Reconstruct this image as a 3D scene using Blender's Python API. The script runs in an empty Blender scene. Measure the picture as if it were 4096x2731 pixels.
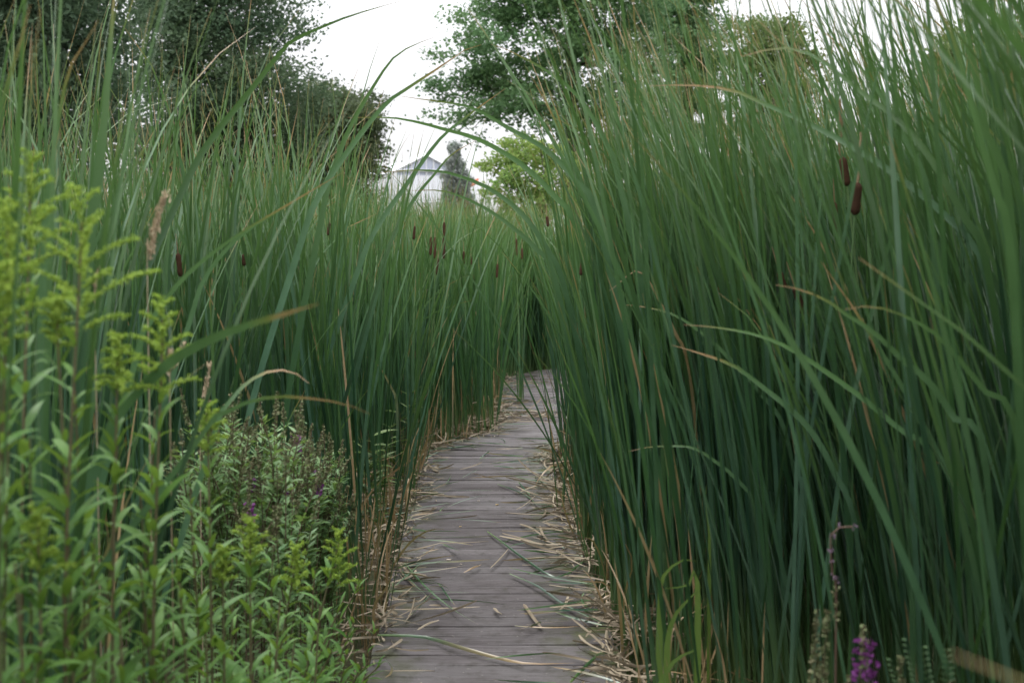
import bpy, math, random
import numpy as np
from mathutils import Vector

rng = np.random.default_rng(7)
random.seed(7)
scene = bpy.context.scene
COL = scene.collection
U = rng.uniform
PI = math.pi

# ------------------------------------------------------------------ camera maths
F_PX, CX, CY = 5689.0, 2048.0, 1365.5          # photograph is 4096 x 2731, 50 mm on 36 mm
CAM_H = 1.65
PITCH = math.atan(365.5 / F_PX)
CT, ST = math.cos(PITCH), math.sin(PITCH)


def P(px, py, d):
    """World point seen at pixel (px,py) of the photograph, d metres down the path."""
    x = (px - CX) / F_PX
    y = -(py - CY) / F_PX
    v = np.array([x, CT + y * ST, -ST + y * CT])
    k = d / v[1]
    return np.array([0, 0, CAM_H]) + v * k


def G(px, py, z=0.0):
    x = (px - CX) / F_PX
    y = -(py - CY) / F_PX
    v = np.array([x, CT + y * ST, -ST + y * CT])
    k = (z - CAM_H) / v[2]
    return np.array([0, 0, CAM_H]) + v * k


# ------------------------------------------------------------------ object helpers
def tag(o, label=None, cat=None, group=None, kind=None):
    if label: o['label'] = label
    if cat: o['category'] = cat
    if group: o['group'] = group
    if kind: o['kind'] = kind
    return o


def empty(name, loc):
    o = bpy.data.objects.new(name, None)
    o.location = [float(c) for c in loc]
    o.empty_display_size = 0.1
    COL.objects.link(o)
    return o


def mesh_obj(name, V, Fq, mat, parent=None, loc=(0, 0, 0), tint=None, smooth=True, mats=None, midx=None):
    """V (n,3) world coordinates; loc is the object's origin (world). Faces: (m,4) array or list of lists."""
    me = bpy.data.meshes.new(name)
    V = np.asarray(V, dtype=np.float64)
    loc = np.array([float(c) for c in loc])
    off = loc
    if isinstance(Fq, np.ndarray):
        n, m = len(V), len(Fq)
        k = Fq.shape[1]
        me.vertices.add(n)
        me.vertices.foreach_set('co', (V - off).astype(np.float32).ravel())
        me.loops.add(m * k)
        me.loops.foreach_set('vertex_index', Fq.astype(np.int32).ravel())
        me.polygons.add(m)
        me.polygons.foreach_set('loop_start', (np.arange(m) * k).astype(np.int32))
        me.update(calc_edges=True)
    else:
        me.from_pydata([tuple(v) for v in (V - off)], [], Fq)
        me.update()
    if tint is not None:
        a = me.attributes.new('tint', 'FLOAT_COLOR', 'POINT')
        a.data.foreach_set('color', np.asarray(tint, dtype=np.float32).ravel())
    if smooth:
        me.polygons.foreach_set('use_smooth', np.ones(len(me.polygons), dtype=bool))
    for mm in (mats or [mat]):
        me.materials.append(mm)
    if midx is not None:
        me.polygons.foreach_set('material_index', np.asarray(midx, dtype=np.int32))
    me.validate()
    o = bpy.data.objects.new(name, me)
    COL.objects.link(o)
    if parent is not None:
        o.parent = parent
        o.location = loc - np.array(parent.location) if parent.parent is None else loc - np.array(parent.location) - np.array(parent.parent.location)
    else:
        o.location = loc
    return o


class Geo:
    """Collects vertex / quad arrays with the tint attribute."""
    def __init__(self):
        self.V, self.F, self.T, self.n = [], [], [], 0

    def add(self, V, F, T=None):
        V = np.asarray(V, float)
        if len(V) == 0: return
        if T is None: T = np.tile([U(), U(), 0, 0.5], (len(V), 1))
        self.V.append(V); self.F.append(np.asarray(F) + self.n); self.T.append(T)
        self.n += len(V)

    def get(self):
        return np.concatenate(self.V), np.concatenate(self.F), np.concatenate(self.T)

    def obj(self, name, mat, parent=None, loc=(0, 0, 0), smooth=True):
        V, F, T = self.get()
        return mesh_obj(name, V, F, mat, parent, loc, T, smooth)


def arr(v, n):
    return np.broadcast_to(np.asarray(v, float), (n,)).copy()


def ribbon_geo(pts, tan, wdir, half, r1, r2, dry, vee=0.18, across=3):
    """pts (N,S+1,3), tan, wdir same shape, half (N,S+1) half widths."""
    N, S1, _ = pts.shape
    nb = np.cross(tan, wdir)
    L = pts - wdir * half[..., None]
    R = pts + wdir * half[..., None]
    s = np.broadcast_to(np.linspace(0, 1, S1), (N, S1))
    if across == 3:
        C = pts - nb * (half * vee)[..., None]
        V = np.stack([L, C, R], axis=2)
    else:
        V = np.stack([L, R], axis=2)
    A = across
    idx = np.arange(N * S1 * A).reshape(N, S1, A)
    f = []
    for a in range(A - 1):
        f.append(np.stack([idx[:, :-1, a], idx[:, :-1, a + 1], idx[:, 1:, a + 1], idx[:, 1:, a]], axis=-1).reshape(-1, 4))
    T = np.stack([np.broadcast_to(r1[:, None], (N, S1)), np.broadcast_to(r2[:, None], (N, S1)),
                  np.broadcast_to(dry[:, None], (N, S1)), s], axis=-1)
    T = np.repeat(T[:, :, None, :], A, axis=2)
    return V.reshape(-1, 3), np.concatenate(f), T.reshape(-1, 4)


def width_profile(kind, s):
    if kind == 'reed':
        b = 0.7 + 0.3 * np.clip(s / 0.3, 0, 1)
        t = 1 - np.clip((s - 0.45) / 0.55, 0, 1) ** 2.6
        return b * np.maximum(t, 0.05)
    if kind == 'lance':
        return np.maximum(np.sin(PI * np.clip(s, 0, 1) ** 0.75) ** 0.85, 0.02) * np.where(s > 0.5, 1 - 0.25 * (s - 0.5) / 0.5, 1)
    if kind == 'strap':
        return np.where((s > 0.03) & (s < 0.97), 1.0, 0.55)
    return np.ones_like(s)


def blades(base, az, t0, bend, L, W, pw=2.0, azb=0.0, ph=0.0, tw=0.0, kink=0.0, ks=0.6, dry=0.0, S=9, across=3,
           prof='reed', r1=None, r2=None, wob=0.0):
    base = np.asarray(base, float)
    N = len(base)
    az, t0, bend, L, W, pw, azb, ph, tw, kink, ks, dry = [arr(v, N) for v in (az, t0, bend, L, W, pw, azb, ph, tw, kink, ks, dry)]
    s = (np.arange(S) + 0.5) / S
    c = lambda v: v[:, None]
    th = c(t0) + c(bend) * s ** c(pw) + c(kink) / (1 + np.exp(-(s - c(ks)) / 0.025))
    a = c(az) + c(azb) * s
    if wob: a = a + rng.normal(0, wob, (N, S))
    T = np.stack([np.sin(th) * np.cos(a), np.sin(th) * np.sin(a), np.cos(th)], -1)
    step = T * (c(L) / S)[..., None]
    pts = np.concatenate([np.zeros((N, 1, 3)), np.cumsum(step, 1)], 1) + base[:, None, :]
    Tn = np.concatenate([T[:, :1], (T[:, :-1] + T[:, 1:]) / 2, T[:, -1:]], 1)
    Tn /= np.linalg.norm(Tn, axis=-1, keepdims=True) + 1e-9
    s1 = np.linspace(0, 1, S + 1)
    a1 = np.concatenate([a[:, :1], (a[:, :-1] + a[:, 1:]) / 2, a[:, -1:]], 1)
    n = np.stack([-np.sin(a1), np.cos(a1), np.zeros_like(a1)], -1)
    phi = c(ph) + c(tw) * s1
    w = n * np.cos(phi)[..., None] + np.cross(Tn, n) * np.sin(phi)[..., None]
    half = c(W) * 0.5 * width_profile(prof, np.broadcast_to(s1, (N, S + 1)))
    if r1 is None: r1 = U(0, 1, N)
    if r2 is None: r2 = U(0, 1, N)
    return ribbon_geo(pts, Tn, w, half, arr(r1, N), arr(r2, N), dry, across=across)


def smooth_path(ctrl, S):
    c = np.asarray(ctrl, float)
    c = np.concatenate([[2 * c[0] - c[1]], c, [2 * c[-1] - c[-2]]])
    out = []
    K = len(c) - 3
    dense = []
    for i in range(K):
        p0, p1, p2, p3 = c[i:i + 4]
        for t in np.linspace(0, 1, 24, endpoint=False):
            dense.append(0.5 * ((2 * p1) + (-p0 + p2) * t + (2 * p0 - 5 * p1 + 4 * p2 - p3) * t * t + (-p0 + 3 * p1 - 3 * p2 + p3) * t ** 3))
    dense.append(c[-2])
    dense = np.array(dense)
    d = np.concatenate([[0], np.cumsum(np.linalg.norm(np.diff(dense, axis=0), axis=1))])
    q = np.linspace(0, d[-1], S + 1)
    return np.stack([np.interp(q, d, dense[:, k]) for k in range(3)], -1), d[-1]


def path_ribbon(ctrl, W, S=26, tilt=0.6, tw=0.6, prof='reed', dry=0.0, r1=None, r2=None):
    """One blade along given control points (root first)."""
    pts, ln = smooth_path(ctrl, S)
    T = np.gradient(pts, axis=0)
    T /= np.linalg.norm(T, axis=1, keepdims=True) + 1e-9
    view = pts - np.array([0, 0, CAM_H])
    view /= np.linalg.norm(view, axis=1, keepdims=True)
    w0 = np.cross(T, view); w0 /= np.linalg.norm(w0, axis=1, keepdims=True) + 1e-9
    b = np.cross(T, w0)
    s = np.linspace(0, 1, S + 1)
    up = np.cross(T, w0 * math.cos(tilt) + b * math.sin(tilt)); up *= -np.sign((up * view).sum(1, keepdims=True))
    sgn = 1 if up[:, 2].mean() > np.cross(T, w0)[:, 2].mean() * -np.sign((np.cross(T, w0) * view).sum(1)).mean() else -1
    phi = sgn * (tilt + tw * np.sin(s * 5))          # blades lie with their face turned up to the sky
    w = w0 * np.cos(phi)[:, None] + b * np.sin(phi)[:, None]
    half = W * 0.5 * width_profile(prof, s)
    return ribbon_geo(pts[None], T[None], w[None], half[None], np.array([U() if r1 is None else r1]),
                      np.array([U() if r2 is None else r2]), np.array([float(dry)]))


def tube_geo(pts, rad, sides=6, r1=None):
    pts = np.asarray(pts, float); n = len(pts)
    rad = arr(rad, n)
    T = np.gradient(pts, axis=0) if n > 2 else np.tile(pts[1] - pts[0], (2, 1))
    T /= np.linalg.norm(T, axis=1, keepdims=True) + 1e-9
    up = np.array([0.13, 0.97, 0.2])
    a = np.cross(T, up); a /= np.linalg.norm(a, axis=1, keepdims=True) + 1e-9
    b = np.cross(T, a)
    ang = np.arange(sides) * 2 * PI / sides
    ring = pts[:, None] + rad[:, None, None] * (np.cos(ang)[None, :, None] * a[:, None] + np.sin(ang)[None, :, None] * b[:, None])
    idx = np.arange(n * sides).reshape(n, sides)
    nx = np.roll(idx, -1, axis=1)
    F = np.stack([idx[:-1], nx[:-1], nx[1:], idx[1:]], -1).reshape(-1, 4)
    s = np.repeat(np.linspace(0, 1, n), sides)
    r = U() if r1 is None else r1
    T4 = np.stack([np.full(n * sides, r), np.full(n * sides, U()), np.zeros(n * sides), s], -1)
    return ring.reshape(-1, 3), F, T4


def specks(cen, size, flat=0.0, r1=None, elong=1.6):
    """Small leaf-like diamonds at cen (N,3); flat 0..1 turns them towards the horizontal."""
    cen = np.asarray(cen, float); N = len(cen)
    n = rng.normal(size=(N, 3)); n[:, 2] = n[:, 2] * (1 - flat) + flat * np.sign(n[:, 2]) * 1.6
    n /= np.linalg.norm(n, axis=1, keepdims=True)
    q = rng.normal(size=(N, 3))
    a = np.cross(n, q); a /= np.linalg.norm(a, axis=1, keepdims=True) + 1e-9
    b = np.cross(n, a)
    sz = (arr(size, N) * U(0.6, 1.3, N))[:, None]
    a = a * sz * elong * 0.5; b = b * sz * 0.5
    fold = n * sz * 0.12
    V = np.stack([cen - a, cen + b - fold * 0, cen + a, cen - b], 1)
    V[:, 1] += fold; V[:, 3] += fold
    F = np.arange(N * 4).reshape(N, 4)
    rr = U(0, 1, N) if r1 is None else r1
    T = np.stack([rr, U(0, 1, N), np.zeros(N), np.full(N, .5)], -1)
    return V.reshape(-1, 3), F, np.repeat(T, 4, 0)


# ------------------------------------------------------------------ materials
class NT:
    def __init__(self, name):
        self.m = bpy.data.materials.new(name); self.m.use_nodes = True
        self.t = self.m.node_tree; self.t.nodes.clear()
        self.out = self.n('ShaderNodeOutputMaterial')

    def n(self, ty, **kw):
        x = self.t.nodes.new(ty)
        for k, v in kw.items(): setattr(x, k, v)
        return x

    def l(self, a, b): self.t.links.new(a, b)

    def val(self, sock, v):
        if hasattr(v, 'is_output') or isinstance(v, bpy.types.NodeSocket): self.l(v, sock)
        else: sock.default_value = v

    def mix(self, f, a, b, mode='MIX'):
        x = self.n('ShaderNodeMix', data_type='RGBA', blend_type=mode)
        for k, v in ((0, f), (6, a), (7, b)):
            if isinstance(v, tuple) and len(v) == 3: v = (*v, 1)
            self.val(x.inputs[k], v)
        return x.outputs[2]

    def math(self, op, a, b=0.0, c=0.0, clamp=False):
        x = self.n('ShaderNodeMath', operation=op, use_clamp=clamp)
        self.val(x.inputs[0], a); self.val(x.inputs[1], b); self.val(x.inputs[2], c)
        return x.outputs[0]

    def ramp(self, v, lo, hi, a=0.0, b=1.0):
        x = self.n('ShaderNodeMapRange', clamp=True)
        self.val(x.inputs[0], v)
        for i, q in enumerate((lo, hi, a, b)): self.val(x.inputs[i + 1], q)
        return x.outputs[0]

    def noise(self, scale, detail=3, vec=None, rough=.55):
        x = self.n('ShaderNodeTexNoise')
        x.inputs['Scale'].default_value = scale; x.inputs['Detail'].default_value = detail; x.inputs['Roughness'].default_value = rough
        if vec is not None: self.l(vec, x.inputs['Vector'])
        return x.outputs['Fac']

    def pos(self): return self.n('ShaderNodeNewGeometry').outputs['Position']

    def tint(self):
        a = self.n('ShaderNodeAttribute', attribute_name='tint')
        sp = self.n('ShaderNodeSeparateColor'); self.l(a.outputs['Color'], sp.inputs[0])
        return sp.outputs[0], sp.outputs[1], sp.outputs[2], a.outputs['Alpha']

    def bsdf(self, col, rough=.6, spec=.3, normal=None, trans=0.0, tcol=None):
        p = self.n('ShaderNodeBsdfPrincipled')
        self.val(p.inputs['Base Color'], (*col, 1) if isinstance(col, tuple) and len(col) == 3 else col)
        self.val(p.inputs['Roughness'], rough); p.inputs['Specular IOR Level'].default_value = spec
        if normal is not None: self.l(normal, p.inputs['Normal'])
        sh = p.outputs[0]
        if trans:
            t = self.n('ShaderNodeBsdfTranslucent')
            self.val(t.inputs[0], (*tcol, 1) if isinstance(tcol, tuple) else (tcol if tcol is not None else col))
            m = self.n('ShaderNodeMixShader'); m.inputs[0].default_value = trans
            self.l(sh, m.inputs[1]); self.l(t.outputs[0], m.inputs[2]); sh = m.outputs[0]
        self.l(sh, self.out.inputs[0])
        return self.m

    def bump(self, h, strength=.3, dist=.01):
        b = self.n('ShaderNodeBump'); b.inputs['Strength'].default_value = strength; b.inputs['Distance'].default_value = dist
        self.l(h, b.inputs['Height']); return b.outputs[0]


def mat_reed():
    k = NT('cattail_blade')
    r1, r2, dry, s = k.tint()
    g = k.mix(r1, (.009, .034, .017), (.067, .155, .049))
    g = k.mix(k.ramp(r2, .55, .85, 0, .75), g, (.078, .150, .104))
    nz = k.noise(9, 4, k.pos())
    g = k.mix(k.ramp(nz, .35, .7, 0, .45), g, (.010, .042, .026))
    g = k.mix(k.ramp(s, .24, 0, 0, .75), g, (.15, .225, .070))            # pale leaf sheaths
    g = k.mix(k.ramp(s, .5, .9, 0, .5), g, (.110, .205, .046))         # upper blade painted lighter and yellower, as if lit by open sky
    # withered tip whose length differs from leaf to leaf
    tl = k.math('SUBTRACT', 1.0, k.math('MULTIPLY', k.math('POWER', r2, 5.0), .09))
    tl = k.math('SUBTRACT', tl, .016)
    tipf = k.ramp(k.math('SUBTRACT', s, tl), -.015, .012)
    yel = k.ramp(k.math('SUBTRACT', s, tl), -.05, .0)
    g = k.mix(k.math('MULTIPLY', yel, .7), g, (.20, .19, .04))
    g = k.mix(tipf, g, (.30, .19, .09))
    tan = k.mix(nz, (.24, .14, .06), (.40, .30, .17))
    half = k.ramp(k.math('ADD', dry, k.math('MULTIPLY', s, k.math('MULTIPLY', dry, .9))), .42, .62)
    g = k.mix(half, g, tan)
    rough = k.ramp(r2, 0, 1, .40, .25)
    return k.bsdf(g, rough, .5, None, .19, k.mix(.5, g, (.075, .16, .022)))


ALB = dict(dry_reed_straw=.62, goldenrod_leaf=.74, goldenrod_stalk=.6, loosestrife_leaf=1.25, loosestrife_stalk=.6, loosestrife_bud_spike=.65, loosestrife_petal=.42, faded_petal=.55,
           straw_panicle=.7, fern_frond=.45, broad_grass=.6, willow_leaves=.75, broad_tree_leaves=.85, round_tree_leaves=.72, pale_shrub_leaves=.5, young_tree_leaves=.8, locust_leaves=.95, column_tree_leaves=1.2)


def mat_simple(name, a, b, rough=.6, spec=.3, trans=0.0, tcol=None, scale=6.0, bump=0.0):
    k = NT(name)
    f_ = ALB.get(name, 1.0)
    a, b = tuple(x * f_ for x in a), tuple(x * f_ for x in b)
    if tcol is not None: tcol = tuple(x * f_ for x in tcol)
    r1, r2, dry, s = k.tint()
    nz = k.noise(scale, 4, k.pos())
    c = k.mix(k.math('ADD', k.math('MULTIPLY', r1, .7), k.math('MULTIPLY', nz, .4), clamp=True), a, b)
    nrm = k.bump(k.noise(scale * 6, 3, k.pos()), bump, .01) if bump else None
    return k.bsdf(c, rough, spec, nrm, trans, tcol if tcol is not None else c)


M = {}
M['reed'] = mat_reed()
M['litter'] = mat_simple('dry_reed_straw', (.24, .185, .12), (.56, .47, .33), .65, .2, .1, None, 14)
M['head'] = mat_simple('seed_head_velvet', (.045, .025, .016), (.085, .045, .028), .95, .05, 0, None, 60, .6)
M['male'] = mat_simple('withered_catkin', (.22, .15, .08), (.36, .27, .16), .9, .1, 0, None, 90, .8)
M['stem'] = mat_simple('green_stalk', (.07, .14, .05), (.12, .19, .07), .5, .3, 0, None, 8)
M['gleaf'] = mat_simple('goldenrod_leaf', (.065, .185, .030), (.135, .290, .045), .5, .3, .32, (.22, .36, .05), 12)
M['gplume'] = mat_simple('goldenrod_plume', (.17, .29, .042), (.33, .44, .075), .7, .2, .35, None, 30)
M['gstem'] = mat_simple('goldenrod_stalk', (.13, .14, .06), (.22, .17, .10), .6, .2, 0, None, 10)
M['lleaf'] = mat_simple('loosestrife_leaf', (.065, .150, .055), (.170, .260, .110), .5, .3, .28, (.18, .28, .06), 12)
M['lstem'] = mat_simple('loosestrife_stalk', (.12, .13, .06), (.20, .12, .09), .6, .2, 0, None, 10)
M['lspike'] = mat_simple('loosestrife_bud_spike', (.15, .23, .08), (.24, .21, .12), .7, .2, .1, None, 20)
M['lflower'] = mat_simple('loosestrife_petal', (.34, .06, .36), (.50, .15, .52), .6, .2, .3, None, 20)
M['lfaded'] = mat_simple('faded_petal', (.32, .22, .30), (.42, .30, .40), .7, .1, .2, None, 20)
M['panicle'] = mat_simple('straw_panicle', (.46, .35, .22), (.66, .55, .38), .8, .1, .2, None, 30)
M['fern'] = mat_simple('fern_frond', (.055, .14, .045), (.10, .20, .06), .5, .3, .3, None, 10)
M['bgrass'] = mat_simple('broad_grass', (.13, .24, .05), (.20, .32, .07), .5, .3, .35, None, 8)
M['bark'] = mat_simple('tree_bark', (.035, .030, .025), (.085, .072, .06), .9, .1, 0, None, 5, .7)


def mat_wood():
    k = NT('weathered_decking')
    r1, r2, dry, s = k.tint()
    p = k.pos()
    mp = k.n('ShaderNodeMapping'); mp.inputs['Scale'].default_value = (1.2, 26, 26); k.l(p, mp.inputs[0])
    gr = k.noise(3.2, 6, mp.outputs[0], .65)
    big = k.noise(1.7, 3, p)
    blot = k.noise(11, 5, p, .7)
    c = k.mix(r1, (.070, .060, .060), (.165, .148, .149))
    c = k.mix(k.ramp(gr, .38, .68, 0, .85), c, (.040, .034, .030))
    c = k.mix(k.ramp(big, .42, .68, 0, .6), c, (.165, .155, .153))
    c = k.mix(k.ramp(blot, .5, .7, 0, .75), c, (.046, .041, .033))
    spk = k.noise(55, 2, p)
    c = k.mix(k.ramp(spk, .68, .74, 0, .55), c, (.26, .245, .22))
    # moss along the damp edges (tint blue = distance from the centre line)
    ms = k.math('MULTIPLY', k.ramp(dry, .35, .8), k.ramp(k.noise(5.5, 5, p, .65), .42, .6))
    c = k.mix(k.math('MULTIPLY', ms, .8), c, k.mix(blot, (.035, .048, .010), (.085, .10, .02)))
    nrm = k.bump(gr, .35, .004)
    return k.bsdf(c, .72, .25, nrm)


M['wood'] = mat_wood()


def mat_ground():
    k = NT('marsh_soil')
    p = k.pos()
    n1 = k.noise(2.5, 6, p, .65); n2 = k.noise(.12, 3, p)
    c = k.mix(n1, (.022, .020, .012), (.070, .058, .034))
    c = k.mix(k.ramp(n2, .35, .65, 0, .6), c, (.045, .075, .025))
    return k.bsdf(c, .9, .1, k.bump(n1, .8, .05))


M['ground'] = mat_ground()


def mat_plain(name, col, rough=.5, spec=.4, nscale=3.0, var=.12, metal=0.0):
    k = NT(name)
    nz = k.noise(nscale, 4, k.pos())
    c = k.mix(nz, tuple(x * (1 - var) for x in col), tuple(min(1, x * (1 + var)) for x in col))
    return k.bsdf(c, rough, spec)


M['frame'] = mat_plain('white_glazing_bar', (.74, .75, .77), .4)
M['glass'] = mat_plain('greenhouse_glass', (.42, .45, .54), .18, .6, .6, .3)
M['glassroof'] = mat_plain('hazy_pale_roof_glass', (.74, .75, .79), .3, .5, .6, .06)  # glass coloured pale: haze and overexposure put into its colour
M['orange'] = mat_plain('orange_paint', (.62, .20, .11), .5)


def mat_leaf(name, a, b, trans=.42, tcol=None):
    return mat_simple(name, tuple(x * 1.7 for x in a), tuple(x * 1.7 for x in b), .6, .12, trans, tcol, .9)


M['t_willow'] = mat_leaf('willow_leaves', (.035, .062, .036), (.070, .105, .055))
M['t_left'] = mat_leaf('broad_tree_leaves', (.038, .068, .040), (.075, .110, .056))
M['t_round'] = mat_leaf('round_tree_leaves', (.048, .070, .036), (.090, .115, .052))
M['t_locust'] = mat_leaf('locust_leaves', (.050, .102, .046), (.102, .170, .068))
M['t_young'] = mat_leaf('young_tree_leaves', (.110, .200, .055), (.230, .300, .080), .5)
M['t_pale'] = mat_leaf('pale_shrub_leaves', (.100, .155, .052), (.170, .225, .080), .4)
M['t_cyp'] = mat_leaf('column_tree_leaves', (.080, .098, .085), (.140, .150, .135), .3)

# ------------------------------------------------------------------ path line
CTRL = np.array([(-.02, -1.5), (-.03, 2), (-.06, 5.4), (-.14, 8.6), (-.18, 10.4), (-.19, 11.5), (.05, 12.2), (.32, 12.9), (.37, 14.0), (.36, 15.6), (.36, 17.2), (.52, 18.6), (1.3, 19.8), (2.6, 20.3), (4.5, 20.4)])
PATH, _ = smooth_path(np.c_[CTRL, np.zeros(len(CTRL))], 700)
PATH = PATH[:, :2]
PTAN = np.gradient(PATH, axis=0); PTAN /= np.linalg.norm(PTAN, axis=1, keepdims=True)
HALFW = 0.505


def path_x(y):
    m = PATH[:, 1] < 18.4
    return np.interp(y, PATH[m, 1], PATH[m, 0])


def path_dist(xy):
    """signed side (+ right) and distance to the centre line"""
    xy = np.atleast_2d(xy)
    d = np.linalg.norm(xy[:, None, :] - PATH[None, ::6, :], axis=-1)
    i = d.argmin(1)
    t = PTAN[::6][i]; q = xy - PATH[::6][i]
    side = np.sign(q[:, 0] * t[:, 1] - q[:, 1] * t[:, 0])
    return d.min(1), side


# ------------------------------------------------------------------ ground, sky, boardwalk
ZG = -0.16
me_v = [(-700, -120, ZG), (700, -120, ZG), (700, 1200, ZG), (-700, 1200, ZG)]
ground = mesh_obj('ground', me_v, [[0, 1, 2, 3]], M['ground'], smooth=False)
tag(ground, 'dark damp marsh soil under the reeds', 'ground', kind='structure')


def build_boardwalk():
    V, Fc, T = [], [], []
    seg = np.concatenate([[0], np.cumsum(np.linalg.norm(np.diff(PATH, axis=0), axis=1))])
    pitch, pw, th = .1475, .1365, .034
    n = int(seg[-1] / pitch)
    for i in range(n):
        q = (i + .5) * pitch
        c = np.array([np.interp(q, seg, PATH[:, 0]), np.interp(q, seg, PATH[:, 1])])
        t = np.array([np.interp(q, seg, PTAN[:, 0]), np.interp(q, seg, PTAN[:, 1])]); t /= np.linalg.norm(t)
        near = c[1] < 10
        rid = 13 if near else 1
        prof = [(-pw / 2, -th), (-pw / 2, -.003), (-pw / 2 + .003, 0)]
        if near:
            xs = np.linspace(-pw / 2 + .006, pw / 2 - .006, rid * 2 + 1)
            for j, xx in enumerate(xs): prof.append((xx, 0 if j % 2 == 0 else -.0030))
        prof += [(pw / 2 - .003, 0), (pw / 2, -.003), (pw / 2, -th)]
        prof = np.array(prof)
        r = np.array([t[1], -t[0]])
        yaw = rng.normal(0, .004); tz = rng.normal(0, .0018); roll = rng.normal(0, .0025)
        hw = HALFW + rng.normal(0, .006)
        K = 5
        base = sum(len(v) for v in V)
        rows = []
        rr = np.clip(rng.normal(.45, .38), 0, 1)
        for u in np.linspace(-1, 1, K):
            o = c + r * (u * hw) + t * (u * hw * yaw)
            pts = np.c_[o[0] + t[0] * prof[:, 0], o[1] + t[1] * prof[:, 0], prof[:, 1] + tz + roll * u]
            rows.append(pts)
            T.append(np.tile([rr, U(), abs(u) if u > 0 else abs(u) * .72, .5], (len(prof), 1)))
        m = len(prof)
        V.append(np.concatenate(rows))
        for a in range(K - 1):
            for b in range(m - 1):
                i0 = base + a * m + b
                Fc.append([i0, i0 + m, i0 + m + 1, i0 + 1])
        Fc.append([base + b for b in range(m)])
        Fc.append([base + (K - 1) * m + b for b in reversed(range(m))])
    o = mesh_obj('boardwalk', np.concatenate(V), Fc, M['wood'], tint=np.concatenate(T), smooth=False)
    tag(o, 'weathered grey plank boardwalk winding through the reeds', 'boardwalk', kind='structure')
    g = Geo()
    for sd in (-.42, .42):
        q = np.arange(5, len(PATH), 12)
        r = np.c_[PTAN[q][:, 1], -PTAN[q][:, 0]]
        c = PATH[q] + r * sd
        for h in (-1, 1): pass
        L = np.c_[c - r * .045, np.full(len(q), -.040)]; R = np.c_[c + r * .045, np.full(len(q), -.040)]
        L2 = L.copy(); L2[:, 2] = ZG - .02; R2 = R.copy(); R2[:, 2] = ZG - .02
        A = np.stack([L2, L, R, R2], 1); m = len(q)
        idx = np.arange(m * 4).reshape(m, 4)
        f = [np.stack([idx[:-1, a], idx[:-1, a + 1], idx[1:, a + 1], idx[1:, a]], -1) for a in range(3)]
        g.add(A.reshape(-1, 3), np.concatenate(f), np.tile([.2, .5, 0, .5], (m * 4, 1)))
    V2, F2, T2 = g.get()
    mesh_obj('bearer', V2, F2, M['wood'], parent=o, tint=T2, smooth=False)


build_boardwalk()

# ------------------------------------------------------------------ cattails
def lean_at(x, y, side):
    """mean lean (tilt vector) of the stand at a place: the right bank bows left over the path"""
    if y > 12.2: return np.array([.045, -.02]) if side > 0 else np.array([-.03, -.02])
    if side > 0:
        e = np.clip((x - .5) / 1.6, 0, 1)
        nearf = np.clip((11 - y) / 8, 0, 1)
        return np.array([-(.02 + .17 * e * nearf + .07 * nearf), -.02])
    nearf = np.clip((11 - y) / 6, 0, 1)
    return np.array([.004 + .02 * nearf, -.01])


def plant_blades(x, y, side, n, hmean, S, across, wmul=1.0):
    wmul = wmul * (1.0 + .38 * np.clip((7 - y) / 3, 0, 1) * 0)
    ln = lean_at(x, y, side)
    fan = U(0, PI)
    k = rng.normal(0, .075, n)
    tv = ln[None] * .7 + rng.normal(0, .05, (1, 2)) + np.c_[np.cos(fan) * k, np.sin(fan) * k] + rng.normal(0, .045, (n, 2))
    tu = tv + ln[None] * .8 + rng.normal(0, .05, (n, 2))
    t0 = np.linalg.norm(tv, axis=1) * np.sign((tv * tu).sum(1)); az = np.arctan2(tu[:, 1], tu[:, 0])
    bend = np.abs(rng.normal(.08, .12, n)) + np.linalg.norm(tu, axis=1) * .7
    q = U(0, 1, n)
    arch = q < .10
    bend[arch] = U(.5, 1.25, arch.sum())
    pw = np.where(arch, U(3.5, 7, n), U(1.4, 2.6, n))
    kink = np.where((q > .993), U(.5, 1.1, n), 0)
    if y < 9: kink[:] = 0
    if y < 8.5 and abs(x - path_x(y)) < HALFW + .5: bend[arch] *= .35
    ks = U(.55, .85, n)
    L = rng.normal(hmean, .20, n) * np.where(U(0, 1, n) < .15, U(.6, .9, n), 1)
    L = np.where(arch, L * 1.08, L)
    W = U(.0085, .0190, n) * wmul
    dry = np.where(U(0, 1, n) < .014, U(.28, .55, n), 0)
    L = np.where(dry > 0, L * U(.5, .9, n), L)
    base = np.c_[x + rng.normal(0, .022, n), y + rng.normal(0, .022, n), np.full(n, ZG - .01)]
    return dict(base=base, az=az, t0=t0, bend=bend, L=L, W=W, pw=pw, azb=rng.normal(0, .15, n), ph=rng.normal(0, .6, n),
                tw=rng.normal(0, 1.3, n), kink=kink, ks=ks, dry=dry, r1=np.clip(rng.normal(U(0, .36) + .42 * np.clip((y - 5) / 7, 0, 1) + .22 * np.clip((y - 12) / 5, 0, 1), .33, n), 0, 1), r2=U(0, 1, n) * (1.0 if y < 13 else .8))  # far blades coloured yellower and lighter, partly standing in for brighter light there


def merge(ds):
    return {k: np.concatenate([d[k] for d in ds]) for k in ds[0]}


PROT = np.full((2731 // 8 + 40, 4096 // 8 + 40), 0.0)      # depth of clearly seen blades and heads, per 8 px cell


def project(Q):
    x, y, z = Q[..., 0], Q[..., 1], Q[..., 2] - CAM_H
    f = y * CT - z * ST; u = y * ST + z * CT
    f = np.maximum(f, .05)
    return CX + F_PX * x / f, CY - F_PX * u / f, y


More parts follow.
